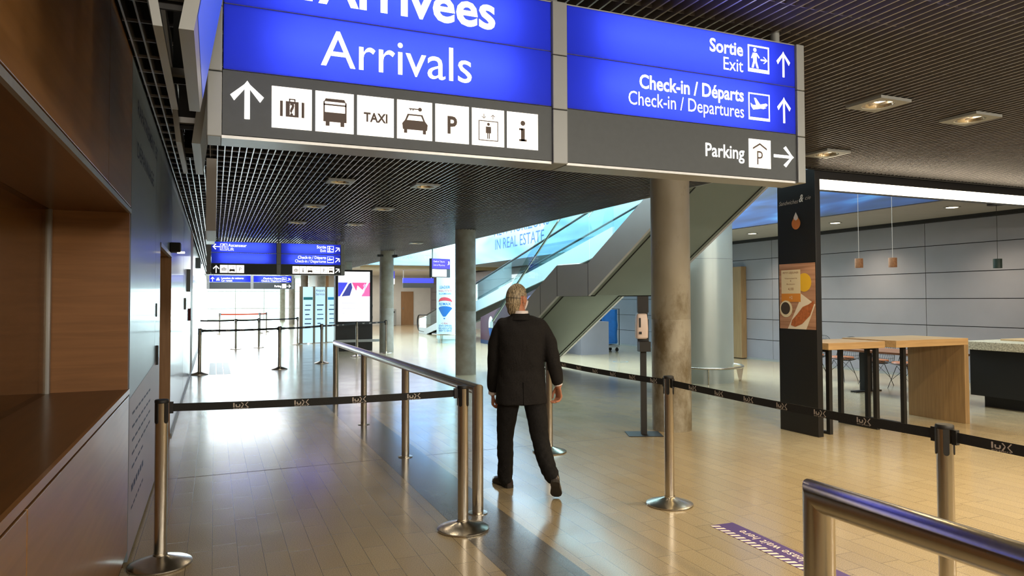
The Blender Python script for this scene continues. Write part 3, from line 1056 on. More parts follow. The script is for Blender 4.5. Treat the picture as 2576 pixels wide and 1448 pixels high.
# ================================================================== DOWNLIGHTS
dl = []
spots = [(4.68, 3.85), (5.78, 3.88), (5.80, 5.39), (1.44, 8.95), (2.53, 8.91), (1.44, 11.45), (2.53, 11.40), (1.44, 13.97), (2.53, 13.95), (4.87, 18.0)]
names = ['square downlight in the ceiling right of the big sign, left of its pair', 'rightmost square downlight in the slatted ceiling', 'dim square downlight in the ceiling above the black pillar',
         'square downlight in the grid ceiling below the word Arrivals, left of its pair', 'square downlight in the grid ceiling left of the stair banner, right of its pair',
         'second downlight row in the grid ceiling, left one', 'second downlight row in the grid ceiling, right one', 'third downlight row in the grid ceiling, left one',
         'third downlight row in the grid ceiling, right one', 'oval downlight in the grid ceiling between second and third columns']
refl_m = mat('bright lamp reflector', 'd8d0c0', 0.15, 0.9)
for k, ((x, y), lb) in enumerate(zip(spots, names)):
    t = thing('downlight', lb, 'ceiling light', (x, y, 3.09), group='ceiling downlights')
    mb = MB()
    mb.rings([[(x + r * math.cos(a), y + r * math.sin(a), z) for a in [2 * PI * i / 24 for i in range(24)]] for r, z in ((0.115, 3.085), (0.10, 3.12), (0.06, 3.17))], cap=False)
    mb.build('reflector', refl_m, t, smooth=True)
    q = MB()
    sq = []
    for i in range(24):
        a = 2 * PI * i / 24
        mxx = max(abs(math.cos(a)), abs(math.sin(a)))
        sq.append((x + 0.16 * math.cos(a) / mxx, y + 0.16 * math.sin(a) / mxx))
    q.rings([[(px, py, 3.10) for px, py in sq], [(px, py, 3.078) for px, py in sq], [(x + 0.117 * math.cos(2 * PI * i / 24), y + 0.117 * math.sin(2 * PI * i / 24), 3.078) for i in range(24)],
             [(x + 0.117 * math.cos(2 * PI * i / 24), y + 0.117 * math.sin(2 * PI * i / 24), 3.10) for i in range(24)]], cap=False)
    q.build('trim_plate', alup_m, t)
    MB().ball((x, y, 3.125), 0.05, 0.05, 0.022, 12, 6).build('lamp', emis('warm lamp', 'ffe2b0', 9), t, smooth=True)
    spot_light('downlight_and_fill_beam', (x, y, 3.07), 105 if x > 4 else 26, WARM if x > 4 else (1.0, 0.84, 0.64), 140, 1.0, 0.08)
for x, y, p in ((3.4, 1.0, 110), (4.6, 1.0, 165), (6.2, 1.2, 175), (8.0, 3.8, 160), (9.6, 4.2, 150), (7.0, 2.2, 160), (1.44, 6.45, 10), (2.53, 6.45, 22), (1.44, 3.95, 10), (2.53, 3.95, 30), (0.5, 1.4, 7), (2.0, 1.4, 20), (1.0, -2.0, 60), (3.2, -2.5, 90)):
    spot_light('downlight_and_fill_beam', (x, y, 3.07), p, WARM if x > 3 else (1.0, 0.86, 0.68), 140, 1.0, 0.08)  # extra beams added without fixtures to brighten the floor and left side
for k, (x, y) in enumerate(((11.83, 10.8), (11.7, 8.2), (11.88, 13.3))):
    t = thing('downlight', ['round recessed downlight in the soffit behind the light strip, beside pillar', 'round recessed downlight in the soffit nearest the grey wall top right',
                            'small recessed downlight in the soffit left of the black pillar'][k], 'ceiling light', (x, y, 3.165), group='soffit downlights')
    MB().lathe([(0.10, 0), (0.13, 0), (0.13, -0.012), (0.10, -0.012)], (x, y, 3.165), 24, cap=False).build('trim_ring', alup_m, t, smooth=True)
    MB().cyl((x, y, 3.155), 0.09, 0.006).build('lamp', emis('warm lamp disc', 'ffe8c4', 8), t)
    spot_light('downlight_and_fill_beam', (x + 0.4, y, 3.14), 120, (1.0, 0.84, 0.62), 130, 1.0, 0.06)

# ================================================================== BANNERS OVER THE VOID
def banner_mat(name, ramp, axis_scale, rot, scale, dist):
    m = bpy.data.materials.new(name)
    m.use_nodes = True
    N, L = m.node_tree.nodes, m.node_tree.links
    b = N['Principled BSDF']
    tc = N.new('ShaderNodeTexCoord')
    mp = N.new('ShaderNodeMapping')
    mp.inputs['Scale'].default_value = axis_scale
    mp.inputs['Rotation'].default_value = rot
    L.new(tc.outputs['Object'], mp.inputs[0])
    nz = N.new('ShaderNodeTexNoise')
    nz.inputs['Scale'].default_value = scale
    nz.inputs['Detail'].default_value = 2
    nz.inputs['Distortion'].default_value = dist
    L.new(mp.outputs[0], nz.inputs['Vector'])
    rp = N.new('ShaderNodeValToRGB')
    e = rp.color_ramp.elements
    while len(e) < len(ramp):
        e.new(0.5)
    for el, (p, c) in zip(e, ramp):
        el.position = p
        el.color = lin(c)
    L.new(nz.outputs['Fac'], rp.inputs[0])
    L.new(rp.outputs[0], b.inputs['Base Color'])
    b.inputs['Roughness'].default_value = 0.45
    MATS[name] = m
    return m


ban_m = banner_mat('pale blue sky print', [(0.30, '2f5f92'), (0.42, '708dab'), (0.55, '95a5b4'), (0.75, 'aeb8c2')], (1, 0.10, 0.55), (0.25, 0, 0), 1.3, 0.8)
band_m = banner_mat('deep blue swoosh print', [(0.36, '070f24'), (0.47, '0c2350'), (0.55, '16396a'), (0.66, '3a6c98')], (1, 0.14, 1.3), (0.30, 0, 0), 2.6, 0.5)
bn = thing('advertising_banner', 'long pale blue printed banner wall reading New Horizons in Real Estate above the stair', 'banner', (10.75, 22, 3.165))
MB().box((10.70, 14.2, 3.165), (10.80, 31.18, 6.2)).build('pale_panel', ban_m, bn)
MB().box((10.70, 6.32, 3.165), (10.80, 14.2, 6.2)).build('dark_panel', band_m, bn)
fb = Face((10.70, 0, 0), (0, -1, 0), AZ)
ink_m = mat('blue grey print', '25406a', 0.6)
pale_m = mat('faded grey blue print', '8fa9c4', 0.6)
for s_, y, z, cap, w, m in (('IN REAL ESTATE', 27.1, 3.66, 0.42, 4.7, ink_m), ('NEW HORIZONS', 27.2, 4.22, 0.42, 5.2, ink_m), ('TO', 28.1, 4.22, 0.42, 0.7, pale_m)):
    mb = MB()
    fb.text(mb, s_, -y, z, 0.003, cap, width=w)
    mb.build('lettering', m, bn)
# a sunlit house shape faintly printed further right
mb = MB()
fb.poly(mb, [(-19.2, 4.1), (-18.9, 3.7), (-18.4, 3.75), (-18.2, 4.2), (-16.5, 4.5), (-14.6, 5.0), (-14.6, 5.6), (-19.6, 5.0)], 0.002, 0.001)
mb.build('printed_shape', mat('printed mid blue', '7fb6d4', 0.6), bn)
b2 = thing('advertising_banner', 'blue end banner reading Property Partners above the far hall, left of the second column', 'banner', (8.3, 31.3, 3.165))
MB().box((5.92, 31.2, 3.18), (10.68, 31.3, 6.2)).build('panel', banner_mat('mid blue print', [(0.3, '5f95d8'), (0.6, '9cc4ea'), (0.8, 'b4d4f0')], (0.3, 1, 1.4), (0, 0, 0), 1.2, 0.3), b2)
mb = MB()
Face((0, 31.2, 0), AX, AZ).text(mb, 'PROPERTY PARTNERS', 7.75, 3.42, 0.003, 0.24, width=3.1)
mb.build('lettering', pale_m, b2)

# ================================================================== STAIR
st = thing('staircase', 'grey clad staircase with glass side rising to the right behind the walking man', 'staircase', (6.5, 12.5, 0))
phi = 0.197
dv = Vector((math.sin(phi), -math.cos(phi), 0))
wv = Vector((math.cos(phi), math.sin(phi), 0)) * 1.72
P0 = Vector((5.64, 14.72, 0))
P1 = Vector((6.135, 12.282, 1.66))
P2 = Vector((6.316, 11.375, 1.66))
P3 = P2 + dv * 4.1 + Vector((0, 0, 4.1 * 0.70))
lo = [P0, P1, P2, P3]
hs = Vector((0, 0, 0.60))
for nm, sft in (('near_stringer', Vector((0, 0, 0))), ('far_stringer', wv)):
    mb = MB()
    for a, b in zip(lo, lo[1:]):
        q = [a + sft, b + sft, b + sft + hs, a + sft + hs]
        mb.hexa(q, [p + wv.normalized() * 0.06 for p in q])
    mb.build(nm, strm_m, st)
mb = MB()
th = Vector((0, 0, 0.06))
for a, b in zip(lo, lo[1:]):
    e = wv.normalized() * 0.02
    q = [a + e, b + e, b + wv + e, a + wv + e]
    q = [p + Vector((0, 0, 0.015)) for p in q]
    mb.hexa(q, [p + th for p in q])
mb.build('soffit', soff_m, st)
mb = MB()
for a, b in ((P0, P1), (P2, P3)):
    n = 10 if a is P0 else 17
    for k in range(n):
        p = a.lerp(b, k / n) + Vector((0, 0, 0.1)) + wv.normalized() * 0.07
        q = a.lerp(b, (k + 1) / n) + wv.normalized() * 0.07
        w_ = wv * 0.93
        zt_ = q.z + 0.14
        p = p + Vector((0, 0, (q.z - p.z) + 0.02))
        mb.hexa([Vector((p.x, p.y, p.z)), Vector((q.x, q.y, p.z)), Vector((q.x, q.y, p.z)) + w_, Vector((p.x, p.y, p.z)) + w_],
                [Vector((p.x, p.y, zt_)), Vector((q.x, q.y, zt_)), Vector((q.x, q.y, zt_)) + w_, Vector((p.x, p.y, zt_)) + w_])
mb.build('steps', conc_m, st)
e = wv.normalized() * 0.05
q = [P1 + e, P2 + e, P2 + wv, P1 + wv]
MB().hexa([p + Vector((0, 0, 0.1)) for p in q], [p + Vector((0, 0, 0.16)) for p in q]).build('landing', conc_m, st)
# seams in the soffit edges and stringer joints
mb = MB()
n_ = -wv.normalized()
for a, b in zip(lo, lo[1:]):
    for sft in (wv.normalized() * 0.16, wv - wv.normalized() * 0.1):
        q = [a + sft - Vector((0, 0, 0.004)), b + sft - Vector((0, 0, 0.004)), b + sft + wv.normalized() * 0.014 - Vector((0, 0, 0.004)), a + sft + wv.normalized() * 0.014 - Vector((0, 0, 0.004))]
        mb.hexa(q, [p + Vector((0, 0, 0.03)) for p in q])
mb.build('soffit_seam', edge_m, st)
mb = MB()
for p in (P0.lerp(P1, 0.78), P1, P2, P2.lerp(P3, 0.42)):
    q = [p + n_ * 0.002, p + n_ * 0.002 + dv * 0.009]
    mb.hexa([q[0], q[1], q[1] + hs, q[0] + hs], [v_ - n_ * 0.004 for v_ in (q[0], q[1], q[1] + hs, q[0] + hs)])
mb.build('stringer_seam', edge_m, st)
gl = [(P0 + Vector((0, 0, .62)), P1 + Vector((0, 0, .62)), 0.45, 1.2), (P1 + Vector((0, 0, .62)), P2 + Vector((0, 0, .62)), 1.2, 1.2), (P2 + Vector((0, 0, .62)), P3 + Vector((0, 0, .62)), 1.2, 1.2)]
for a, b, h0, h1 in gl:
    s_ = wv.normalized() * 0.03
    a1, b1 = a.lerp(b, 0.004) + s_, a.lerp(b, 0.996) + s_
    q = [a1, b1, b1 + Vector((0, 0, h1)), a1 + Vector((0, 0, h0))]
    MB().hexa(q, [p + wv.normalized() * 0.012 for p in q]).build('glass_panel', glass_m, st)
s_ = wv.normalized() * 0.12
hr = [P0 + Vector((0, 0, 1.12)) + s_, P1 + Vector((0, 0, 1.57)) + s_, P2 + Vector((0, 0, 1.57)) + s_, P3 + Vector((0, 0, 1.57)) + s_]
MB().tube(hr, 0.022, 10).build('handrail', steel_m, st, smooth=True)
mb = MB()
for p in (P1, P2):
    mb.tube([p + Vector((0, 0, 1.57)) + s_, p + Vector((0, 0, 1.45)) + wv.normalized() * 0.03], 0.01, 6)
mb.build('handrail_bracket', steel_m, st)

# ================================================================== INCLINED MOVING WALKWAY
mw = thing('moving_walkway', 'inclined moving walkway with glass sides and black handrails seen through the stair glass', 'walkway', (9.6, 25, 0))
yA, yB, sl = 33.3, 15.2, 0.2


def wz(y):
    return max(0.0, (32.0 - y) * sl)


for nm, x in (('near', 9.15), ('far', 10.25)):
    q = [(x, 32.0, 0.0), (x, yB, wz(yB) - 0.5), (x, yB, wz(yB) + 0.05), (x, 32.0, 0.28), (x, yA, 0.28), (x, yA, 0.0)]
    MB().hexa([Vector(p) for p in q], [Vector(p) + Vector((0.06, 0, 0)) for p in q]).build('side_cladding', mat('pale metal walkway cladding', 'b9c4c8', 0.4, 0.3), mw)
    q = [(x + .02, 32.0, 0.25), (x + .02, yB, wz(yB) + 0.05), (x + .02, yB, wz(yB) + 0.78), (x + .02, 32.0, 0.86), (x + .02, yA, 0.7), (x + .02, yA, .28)]
    MB().hexa([Vector(p) for p in q], [Vector(p) + Vector((0.012, 0, 0)) for p in q]).build('balustrade_glass', glass_m, mw)
    path = [(x + .03, 32.4, 0.10), (x + .03, 33.3, 0.12)]
    path += [(x + .03, 33.3 + 0.36 * math.cos(a), 0.50 + 0.38 * math.sin(a)) for a in [-PI / 2 + PI * i / 8 for i in range(1, 8)]]
    path += [(x + .03, 33.2, 0.88), (x + .03, 32.0, 0.90), (x + .03, yB, wz(yB) + 0.82)]
    MB().tube(path, 0.035, 8, mitre=False).build('handrail', black_m, mw, smooth=True)
q = [(9.2, yA, 0), (9.2, 32, 0), (9.2, yB, wz(yB) - 0.3), (9.2, yB, wz(yB) - 0.2), (9.2, 32, 0.1), (9.2, yA, 0.1)]
MB().hexa([Vector(p) for p in q], [Vector(p) + Vector((1.05, 0, 0)) for p in q]).build('tread_belt', mat('dark ribbed tread', '3b3d40', 0.5, 0.5), mw)
# purple poster on its flank
pp = thing('flank_poster', 'dark red and purple printed poster wall under the walkway, left of the man', 'poster', (9.1, 22, 0))
fp = Face((9.08, 0, 0), (0, -1, 0), AZ)
mb = MB()
fp.poly(mb, [(-24.5, 0.0), (-18.2, 0.0), (-18.2, wz(18.2) - 0.55), (-24.5, wz(24.5) - 0.55)], -0.05, 0.05)
mb.build('panel', banner_mat('maroon print', [(0.3, '3a1a2a'), (0.5, '522232'), (0.7, '5d3048')], (1, .2, .5), (0, 0, 0), 1.0, 0.2), pp)
mb = MB()
fp.poly(mb, [(-24.5, 0.0), (-18.2, 0.0), (-18.2, 0.10), (-24.5, 0.14)], 0.001, 0.001)
mb.build('blue_band', mat('navy print', '24365f', 0.5), pp)
mb = MB()
fp.poly(mb, [(-21.1, 0.9), (-18.4, 0.9), (-18.4, 2.0), (-20.2, 1.7)], 0.001, 0.001)
mb.build('lilac_field', mat('lilac print', '7f74a4', 0.5), pp)
for tx, z in (('+ DE 110 000 AGENTS', 0.62), ('+ DE 100 PAYS DANS LE MONDE', 0.40)):
    mb = MB()
    fp.text(mb, tx, -23.1, z, 0.002, 0.13, width=1.5 if 'AG' in tx else 2.0, bold=0.02)
    mb.build('lettering', wht_m, pp)
mb = MB()
fp.poly(mb, circ(-23.45, 0.75, 0.22, 14, 0.26, 0, PI), 0.002, 0.001)
fp.poly(mb, [(-23.67, 0.6), (-23.23, 0.6), (-23.23, 0.75), (-23.67, 0.75)], 0.002, 0.001)
mb.build('balloon_top', wht_m, pp)
mb = MB()
fp.poly(mb, [(-23.67, 0.58), (-23.55, 0.30), (-23.35, 0.30), (-23.23, 0.58)], 0.002, 0.001)
mb.build('balloon_base', mat('balloon blue', '1d4c96', 0.5), pp)

# ================================================================== RE/MAX COLUMN
rc = thing('advertising_column', 'pale blue round column wrapped with a balloon logo poster, left of second column', 'advertising column', (8.35, 25.4, 0))
CX, CY, CR = 8.35, 25.4, 0.66
MB().lathe([(CR - .04, 0), (CR - .04, 0.15), (CR, 0.15), (CR, 3.3), (CR, 6.0)], (CX, CY, 0), 48).build('shaft', mat('pale blue poster wrap', 'bfe0e6', 0.45), rc, smooth=True)


def curved(mb, pts2d, rad, ang0):
    """map flat shapes (x along the wrap, y up) onto the column"""
    out = []
    for x, z in pts2d:
        a = ang0 + x / rad
        out.append((CX + rad * math.cos(a), CY + rad * math.sin(a), z))
    return out


ang = math.atan2(-CY, -CX) - 0.58


def wrap_poly(mb, pts, lift=0.004, sub=1):
    # densify so the shape follows the curve
    r_ = CR + lift
    mb.add(curved(mb, pts, r_, ang), [tuple(range(len(pts)))])


def wrap_text(tx, z, cap, w, m):
    me = text_mesh(tx, 0.01)
    xa = [v_.co.x for v_ in me.vertices]
    k = w / (max(xa) - min(xa))
    ky = cap / CAP
    mb = MB()
    mb.add(curved(mb, [((v_.co.x - min(xa)) * k - w / 2, z + v_.co.y * ky) for v_ in me.vertices], CR + 0.006, ang), [tuple(p.vertices) for p in me.polygons])
    bpy.data.meshes.remove(me)
    mb.build('lettering', m, rc)


rblue = mat('balloon logo blue', '1f63a8', 0.5)
rred = mat('balloon logo red', 'b8404f', 0.5)
mb = MB()
hwd = 0.31
for k in range(12):
    xa, xb = -hwd + 2 * hwd * k / 12, -hwd + 2 * hwd * (k + 1) / 12
    ta, tb = (1.53 + 0.17 * math.sqrt(max(0, 1 - (x / 0.315) ** 2)) for x in (xa, xb))
    ba, bb = (1.50 + 0.07 * math.sqrt(max(0, 1 - (x / 0.315) ** 2)) for x in (xa, xb))
    wrap_poly(mb, [(xa, ba), (xb, bb), (xb, tb), (xa, ta)])
mb.build('logo_red', rred, rc)
mb = MB()
for k in range(12):
    xa, xb = -hwd + 2 * hwd * k / 12, -hwd + 2 * hwd * (k + 1) / 12
    ta, tb = (1.28 + 0.09 * math.sqrt(max(0, 1 - (x / 0.315) ** 2)) for x in (xa, xb))
    ba, bb = (0.98 + 0.30 * max(0, abs(x) - 0.06) / 0.25 for x in (xa, xb))
    wrap_poly(mb, [(xa, ba), (xb, bb), (xb, tb), (xa, ta)])
wrap_poly(mb, [(-0.035, 0.89), (0.035, 0.89), (0.035, 0.93), (-0.035, 0.93)])
mb.build('logo_blue', rblue, rc)
for tx, z, cap, w, m in (('RE/MAX', 1.40, 0.10, 0.54, rblue), ('LEADER', 2.02, 0.10, 0.48, rblue), ('IN REAL ESTATE', 1.90, 0.065, 0.60, rred), ('IN LUXEMBOURG', 1.80, 0.055, 0.55, rblue),
                         ('+15 REAL', 0.70, 0.065, 0.32, rred), ('ESTATE OFFICES', 0.61, 0.065, 0.58, rblue), ('SALES ASSOCIATES', 0.52, 0.065, 0.62, rblue), ('READY TO SERVE', 0.43, 0.065, 0.58, rblue)):
    wrap_text(tx, z, cap, w, m)
mb = MB()
mb.tube([(CX + 0.82 * math.cos(a), CY + 0.82 * math.sin(a), 0.32) for a in [2 * PI * i / 36 for i in range(37)]], 0.025, 8).build('bumper_ring', steel_m, rc, smooth=True)
for k in range(4):
    a = ang + 1.48 + k * PI / 2
    c, s_ = math.cos(a), math.sin(a)
    MB().prism([(0.72, 0), (0.78, 0), (0.83, 0.31), (0.66, 0.31)], (CX - s_ * 0.01, CY + c * 0.01, 0), (c, s_, 0), (0, 0, 1), (s_ * 0.02, -c * 0.02, 0)).build('bracket', steel_m, rc)

# ================================================================== SANDWICH BAR PORTAL
po = thing('sandwich_bar_portal', 'black portal frame with a lit strip and a breakfast poster on its pillar', 'portal frame', (6.47, 6.4, 0))
pm = mat('satin black board', '0d0b09', 0.4, 0, 0.1, 6)
MB().bbox((6.425, 6.15, 0.0), (6.505, 6.745, 3.12), 0.003).build('pillar', pm, po)
MB().box((6.505, 6.16, 2.995), (13.1, 6.30, 3.16)).box((6.505, 6.20, 2.88), (13.1, 6.30, 2.995)).build('beam', pm, po)
MB().box((6.51, 6.155, 2.882), (13.1, 6.198, 2.993)).build('light_strip', emis('warm light strip', 'fff0d2', 4.0), po)
fq = Face((6.424, 6.745, 0), (0, -1, 0), AZ)
mb = MB()
fq.text(mb, 'Sandwiches', 0.03, 2.74, 0.0015, 0.05, width=0.31, shear=0.35)
mb.build('lettering', logo_m, po)
mb = MB()
fq.text(mb, '&', 0.355, 2.75, 0.0015, 0.085, width=0.07, bold=0.02, shear=0.3)
mb.build('lettering', mat('bright white print', 'e0dcd2', 0.6), po)
mb = MB()
fq.text(mb, 'cie', 0.45, 2.765, 0.0015, 0.045, width=0.085, shear=0.35)
mb.build('lettering', logo_m, po)
mb = MB()
drop = [(0.302 + 0.068 * math.cos(a), 2.50 + 0.072 * math.sin(a)) for a in [PI * 0.88 + (PI * 1.24) * i / 18 for i in range(19)]] + [(0.302, 2.62)]
fq.poly(mb, drop, 0.001, 0.001)
mb.build('logo_drop', mat('orange print', 'c2702c', 0.5), po)
mb = MB()
fq.poly(mb, [(0.302, 2.635), (0.268, 2.575), (0.272, 2.55), (0.302, 2.535), (0.332, 2.55), (0.336, 2.575)], 0.0025, 0.0005)
mb.build('logo_tip', wht_m, po)
ps = thing('breakfast_poster', 'printed breakfast poster with coffee cup and croissant on the black pillar', 'poster', (6.42, 6.4, 1.2))
mb = MB()
fq.poly(mb, rect(0.02, 1.235, 0.585, 2.02), 0.001, 0.0015)
mb.build('sheet', wood_mat('pinkish timber print', '8d6650', 'b88f78', 0.5, 'Y', 1.5), ps)
for nm, pts, m, lf in (('paper_print', [(0.15, 1.235), (0.44, 1.235), (0.58, 1.53), (0.36, 1.66), (0.33, 1.55)], mat('white napkin print', 'd9d0c4', 0.6), 0.003),
                       ('menu_card', rect(0.055, 1.66, 0.36, 1.945), mat('cream print', 'd3c7ac', 0.6), 0.003),
                       ('price_band', rect(0.055, 1.56, 0.36, 1.66), mat('orange band print', 'c9832f', 0.6), 0.0035),
                       ('juice', circ(0.415, 1.79, 0.11, 24), mat('yellow juice print', 'd9ae2a', 0.5), 0.0028),
                       ('cup', circ(0.125, 1.475, 0.102, 24), mat('cup print', 'd6cdb6', 0.5), 0.004),
                       ('coffee', circ(0.118, 1.482, 0.075, 24), mat('coffee print', '3b332c', 0.5), 0.005),
                       ('croissant', [(0.20, 1.28), (0.27, 1.26), (0.38, 1.30), (0.50, 1.40), (0.565, 1.54), (0.56, 1.575), (0.48, 1.53), (0.39, 1.50), (0.30, 1.41), (0.22, 1.34)],
                        mat('croissant print', 'a65f35', 0.5, 0, 0.3, 30), 0.0045)):
    mb = MB()
    fq.poly(mb, pts, lf, 0.0006)
    mb.build(nm, m, ps)
brn_m = mat('brown print', '7a4a2c', 0.6)
for tx, z, cap, w in (('PETIT DÉJEUNER', 1.90, 0.022, 0.25), ('Viennoiserie', 1.835, 0.018, 0.2), ('&', 1.805, 0.018, 0.02), ('Boisson', 1.765, 0.018, 0.13), ('4,00', 1.70, 0.03, 0.09)):
    mb = MB()
    fq.text(mb, tx, 0.207, z, 0.0042, cap, width=w, align='C')
    mb.build('lettering', brn_m, ps)
mb = MB()
fq.text(mb, '+2', 0.207, 1.595, 0.0045, 0.035, width=0.05, align='C')
mb.build('lettering', wht_m, ps)

# ================================================================== CAFE FURNITURE
t = thing('bar_table', 'pale oak high table with black loop legs standing behind the black pillar', 'table', (7.1, 6.45, 0))
MB().bbox((6.62, 6.17, 0.995), (7.545, 6.80, 1.075), 0.003).build('tabletop', oak_m, t)


def loop_leg(x, y0, y1, z1, parent, w=0.05):
    mb = MB()
    mb.box((x - w / 2, y0, 0), (x + w / 2, y0 + w, z1)).box((x - w / 2, y1 - w, 0), (x + w / 2, y1, z1)).box((x - w / 2, y0 + w, 0), (x + w / 2, y1 - w, 0.03)).box((x - w / 2, y0 + w, z1 - 0.03), (x + w / 2, y1 - w, z1))
    return mb.build('leg_frame', black_m, parent)


loop_leg(7.47, 6.22, 6.80, 0.995, t)
loop_leg(6.70, 6.22, 6.80, 0.995, t)
t = thing('bar_table', 'pale oak high table ending in a full height oak panel beside stone counter', 'table', (8.25, 6.45, 0))
MB().bbox((7.60, 6.06, 1.0), (8.90, 6.86, 1.085), 0.003).build('tabletop', oak_m, t)
MB().bbox((8.82, 6.06, 0), (8.90, 6.86, 1.0), 0.003).build('end_panel', oakv_m, t)
loop_leg(8.02, 6.28, 6.86, 1.0, t)
t = thing('service_counter', 'black counter with a speckled stone top at the right edge', 'counter', (10.9, 5.5, 0))
MB().bbox((10.28, 3.6, 0.84), (11.6, 7.10, 0.96), 0.004).build('worktop', mat('speckled stone', 'a39a83', 0.5, 0, 0.5, 45), t)
MB().box((10.34, 3.6, 0.17), (11.5, 7.02, 0.84)).build('body', pm, t)
MB().box((10.50, 3.6, 0.0), (11.4, 6.92, 0.17)).build('plinth', black_m, t)
mb = MB().bbox((10.85, 6.3, 0.96), (11.35, 6.9, 0.985), 0.004)
tag(mb.build('serving_tray', oak_m), 'pale tray lying on the speckled stone counter', 'tray')

# long dining table and wire chairs behind
t = thing('dining_table', 'long low brown topped table with black legs before the wire chairs', 'table', (10.35, 8.4, 0))
MB().bbox((9.95, 7.3, 0.70), (10.75, 9.5, 0.735), 0.004).build('tabletop', wood_mat('reddish brown tabletop', '6b3f26', '7f5033', 0.35, 'Y', 2), t)
for x, y in ((10.35, 8.85), (10.35, 7.6)):
    MB().box((x - 0.07, y - 0.07, 0.02), (x + 0.07, y + 0.07, 0.70)).box((x - 0.3, y - 0.06, 0), (x + 0.3, y + 0.06, 0.02)).build('pedestal', black_m, t)


def make_chair():
    t = thing('wire_chair', '', 'chair', group='wire chairs at the long table')
    seat = mat('tan leather seat pad', '8c5231', 0.4, 0, 0.15, 12)
    mb = MB()
    mb.rings([[(r * 0.23 * math.cos(a), r * 0.22 * math.sin(a), z) for a in [2 * PI * i / 20 for i in range(20)]] for r, z in ((0.6, 0.415), (0.92, 0.43), (1.0, 0.45), (0.96, 0.468), (0.6, 0.472))])
    mb.build('seat_pad', seat, t, world=False, smooth=True)
    # wire shell
    mb = MB()

    def shell(u, w):
        # u -1..1 across, w 0..1 from the front lip over the seat up the back
        if w < 0.5:
            y = -0.22 + w * 0.84
            z = 0.43 - 0.05 * math.sin(w * PI) + 0.05 * abs(u) ** 2
            x = u * (0.24 + 0.02 * w)
        else:
            k = (w - 0.5) * 2
            y = 0.20 + 0.12 * k
            z = 0.40 + 0.44 * k * (1 - 0.28 * u * u) + 0.05 * abs(u) ** 2
            x = u * (0.25 - 0.03 * k)
        y -= 0.06 * u * u * w
        return (x, y, z)
    for i in range(-5, 6):
        u_ = i / 5.0
        mb.tube([shell(u_, k / 10) for k in range(11)], 0.0035, 4, mitre=False)
    for k in range(0, 13):
        mb.tube([shell(-1 + i / 5, k / 12) for i in range(11)], 0.0035, 4, mitre=False)
    rim = [shell(-1, k / 10) for k in range(11)] + [shell(-1 + i / 5, 1) for i in range(1, 11)] + [shell(1, 1 - k / 10) for k in range(1, 11)] + [shell(1 - i / 5, 0) for i in range(1, 11)]
    mb.tube(rim, 0.006, 5, mitre=False)
    mb.build('wire_shell', black_m, t, world=False)
    for sx in (-1, 1):
        for sy in (-1, 1):
            q = MB()
            q.tube([(sx * 0.10, sy * 0.10, 0.40), (sx * 0.21, sy * 0.20, 0.0)], 0.006, 6)
            q.tube([(-sx * 0.10, sy * 0.10, 0.40), (sx * 0.17, sy * 0.17, 0.14)], 0.004, 5)
            q.build('leg', black_m, t, world=False)
    return t


ch = make_chair()
for i, (x, y, rz, lb) in enumerate((
        (11.30, 10.95, -1.60, 'tan padded wire chair behind the oak tables, next to the black pillar'),
        (11.28, 10.20, -1.50, 'tan padded wire chair behind the oak tables, second from the black pillar'),
        (11.30, 9.45, -1.62, 'tan padded wire chair behind the oak tables, third from the black pillar'),
        (11.26, 8.80, -1.50, 'tan padded wire chair behind the oak tables, fourth from the black pillar'),
        (11.28, 8.20, -1.58, 'tan padded wire chair half hidden by the oak end panel'))):
    place(ch, i == 0, (x, y, 0), rz, lb)


pd = [(9.94, 8.60, 2.19, 7.3, 'cork', 'brown cylinder pendant lamp, middle of three over the tables'), (10.3, 8.25, 2.19, 7.3, 'cork', 'brown cylinder pendant lamp, right of the brown three'),
      (9.45, 9.05, 2.19, 7.3, 'cork', 'brown cylinder pendant lamp half hidden by the black pillar'), (11.96, 7.62, 2.17, 3.165, 'green', 'dark green cylinder pendant lamp on a cord by the grey wall')]
cork_m = mat('brown cork', '8a5a34', 0.7, 0, 0.25, 40)
green_m = mat('dark green metal', '1f2f26', 0.45)
for x, y, z, zt_, kind, lb in pd:
    t = thing('pendant_lamp', lb, 'lamp', (x, y, z))
    mb = MB()
    mb.lathe([(0.030, 0.155), (0.062, 0.155), (0.064, 0.15), (0.064, 0.0), (0.058, 0.0), (0.058, 0.14), (0.03, 0.145)], (x, y, z - 0.08), 24, cap=False).build('shade', cork_m if kind == 'cork' else green_m, t, smooth=True)
    MB().ball((x, y, z + 0.0), 0.03, 0.03, 0.03, 10, 6).build('bulb', emis('pendant bulb', 'ffdca0', 3), t, smooth=True)
    MB().cyl((x, y, z + 0.07), 0.0035, zt_ - z - 0.07, 6).build('cord', black_m if kind == 'green' else logo_m, t)
    if kind == 'green':
        MB().cyl((x, y, zt_ - 0.03), 0.13, 0.03, 24).build('ceiling_plate', black_m, t, smooth=True)
struct('trim_4', MB().box((5.9, 8.9, 7.28), (10.8, 9.1, 7.36)).box((5.9, 8.15, 7.28), (10.8, 8.7, 7.36)), alup_m)

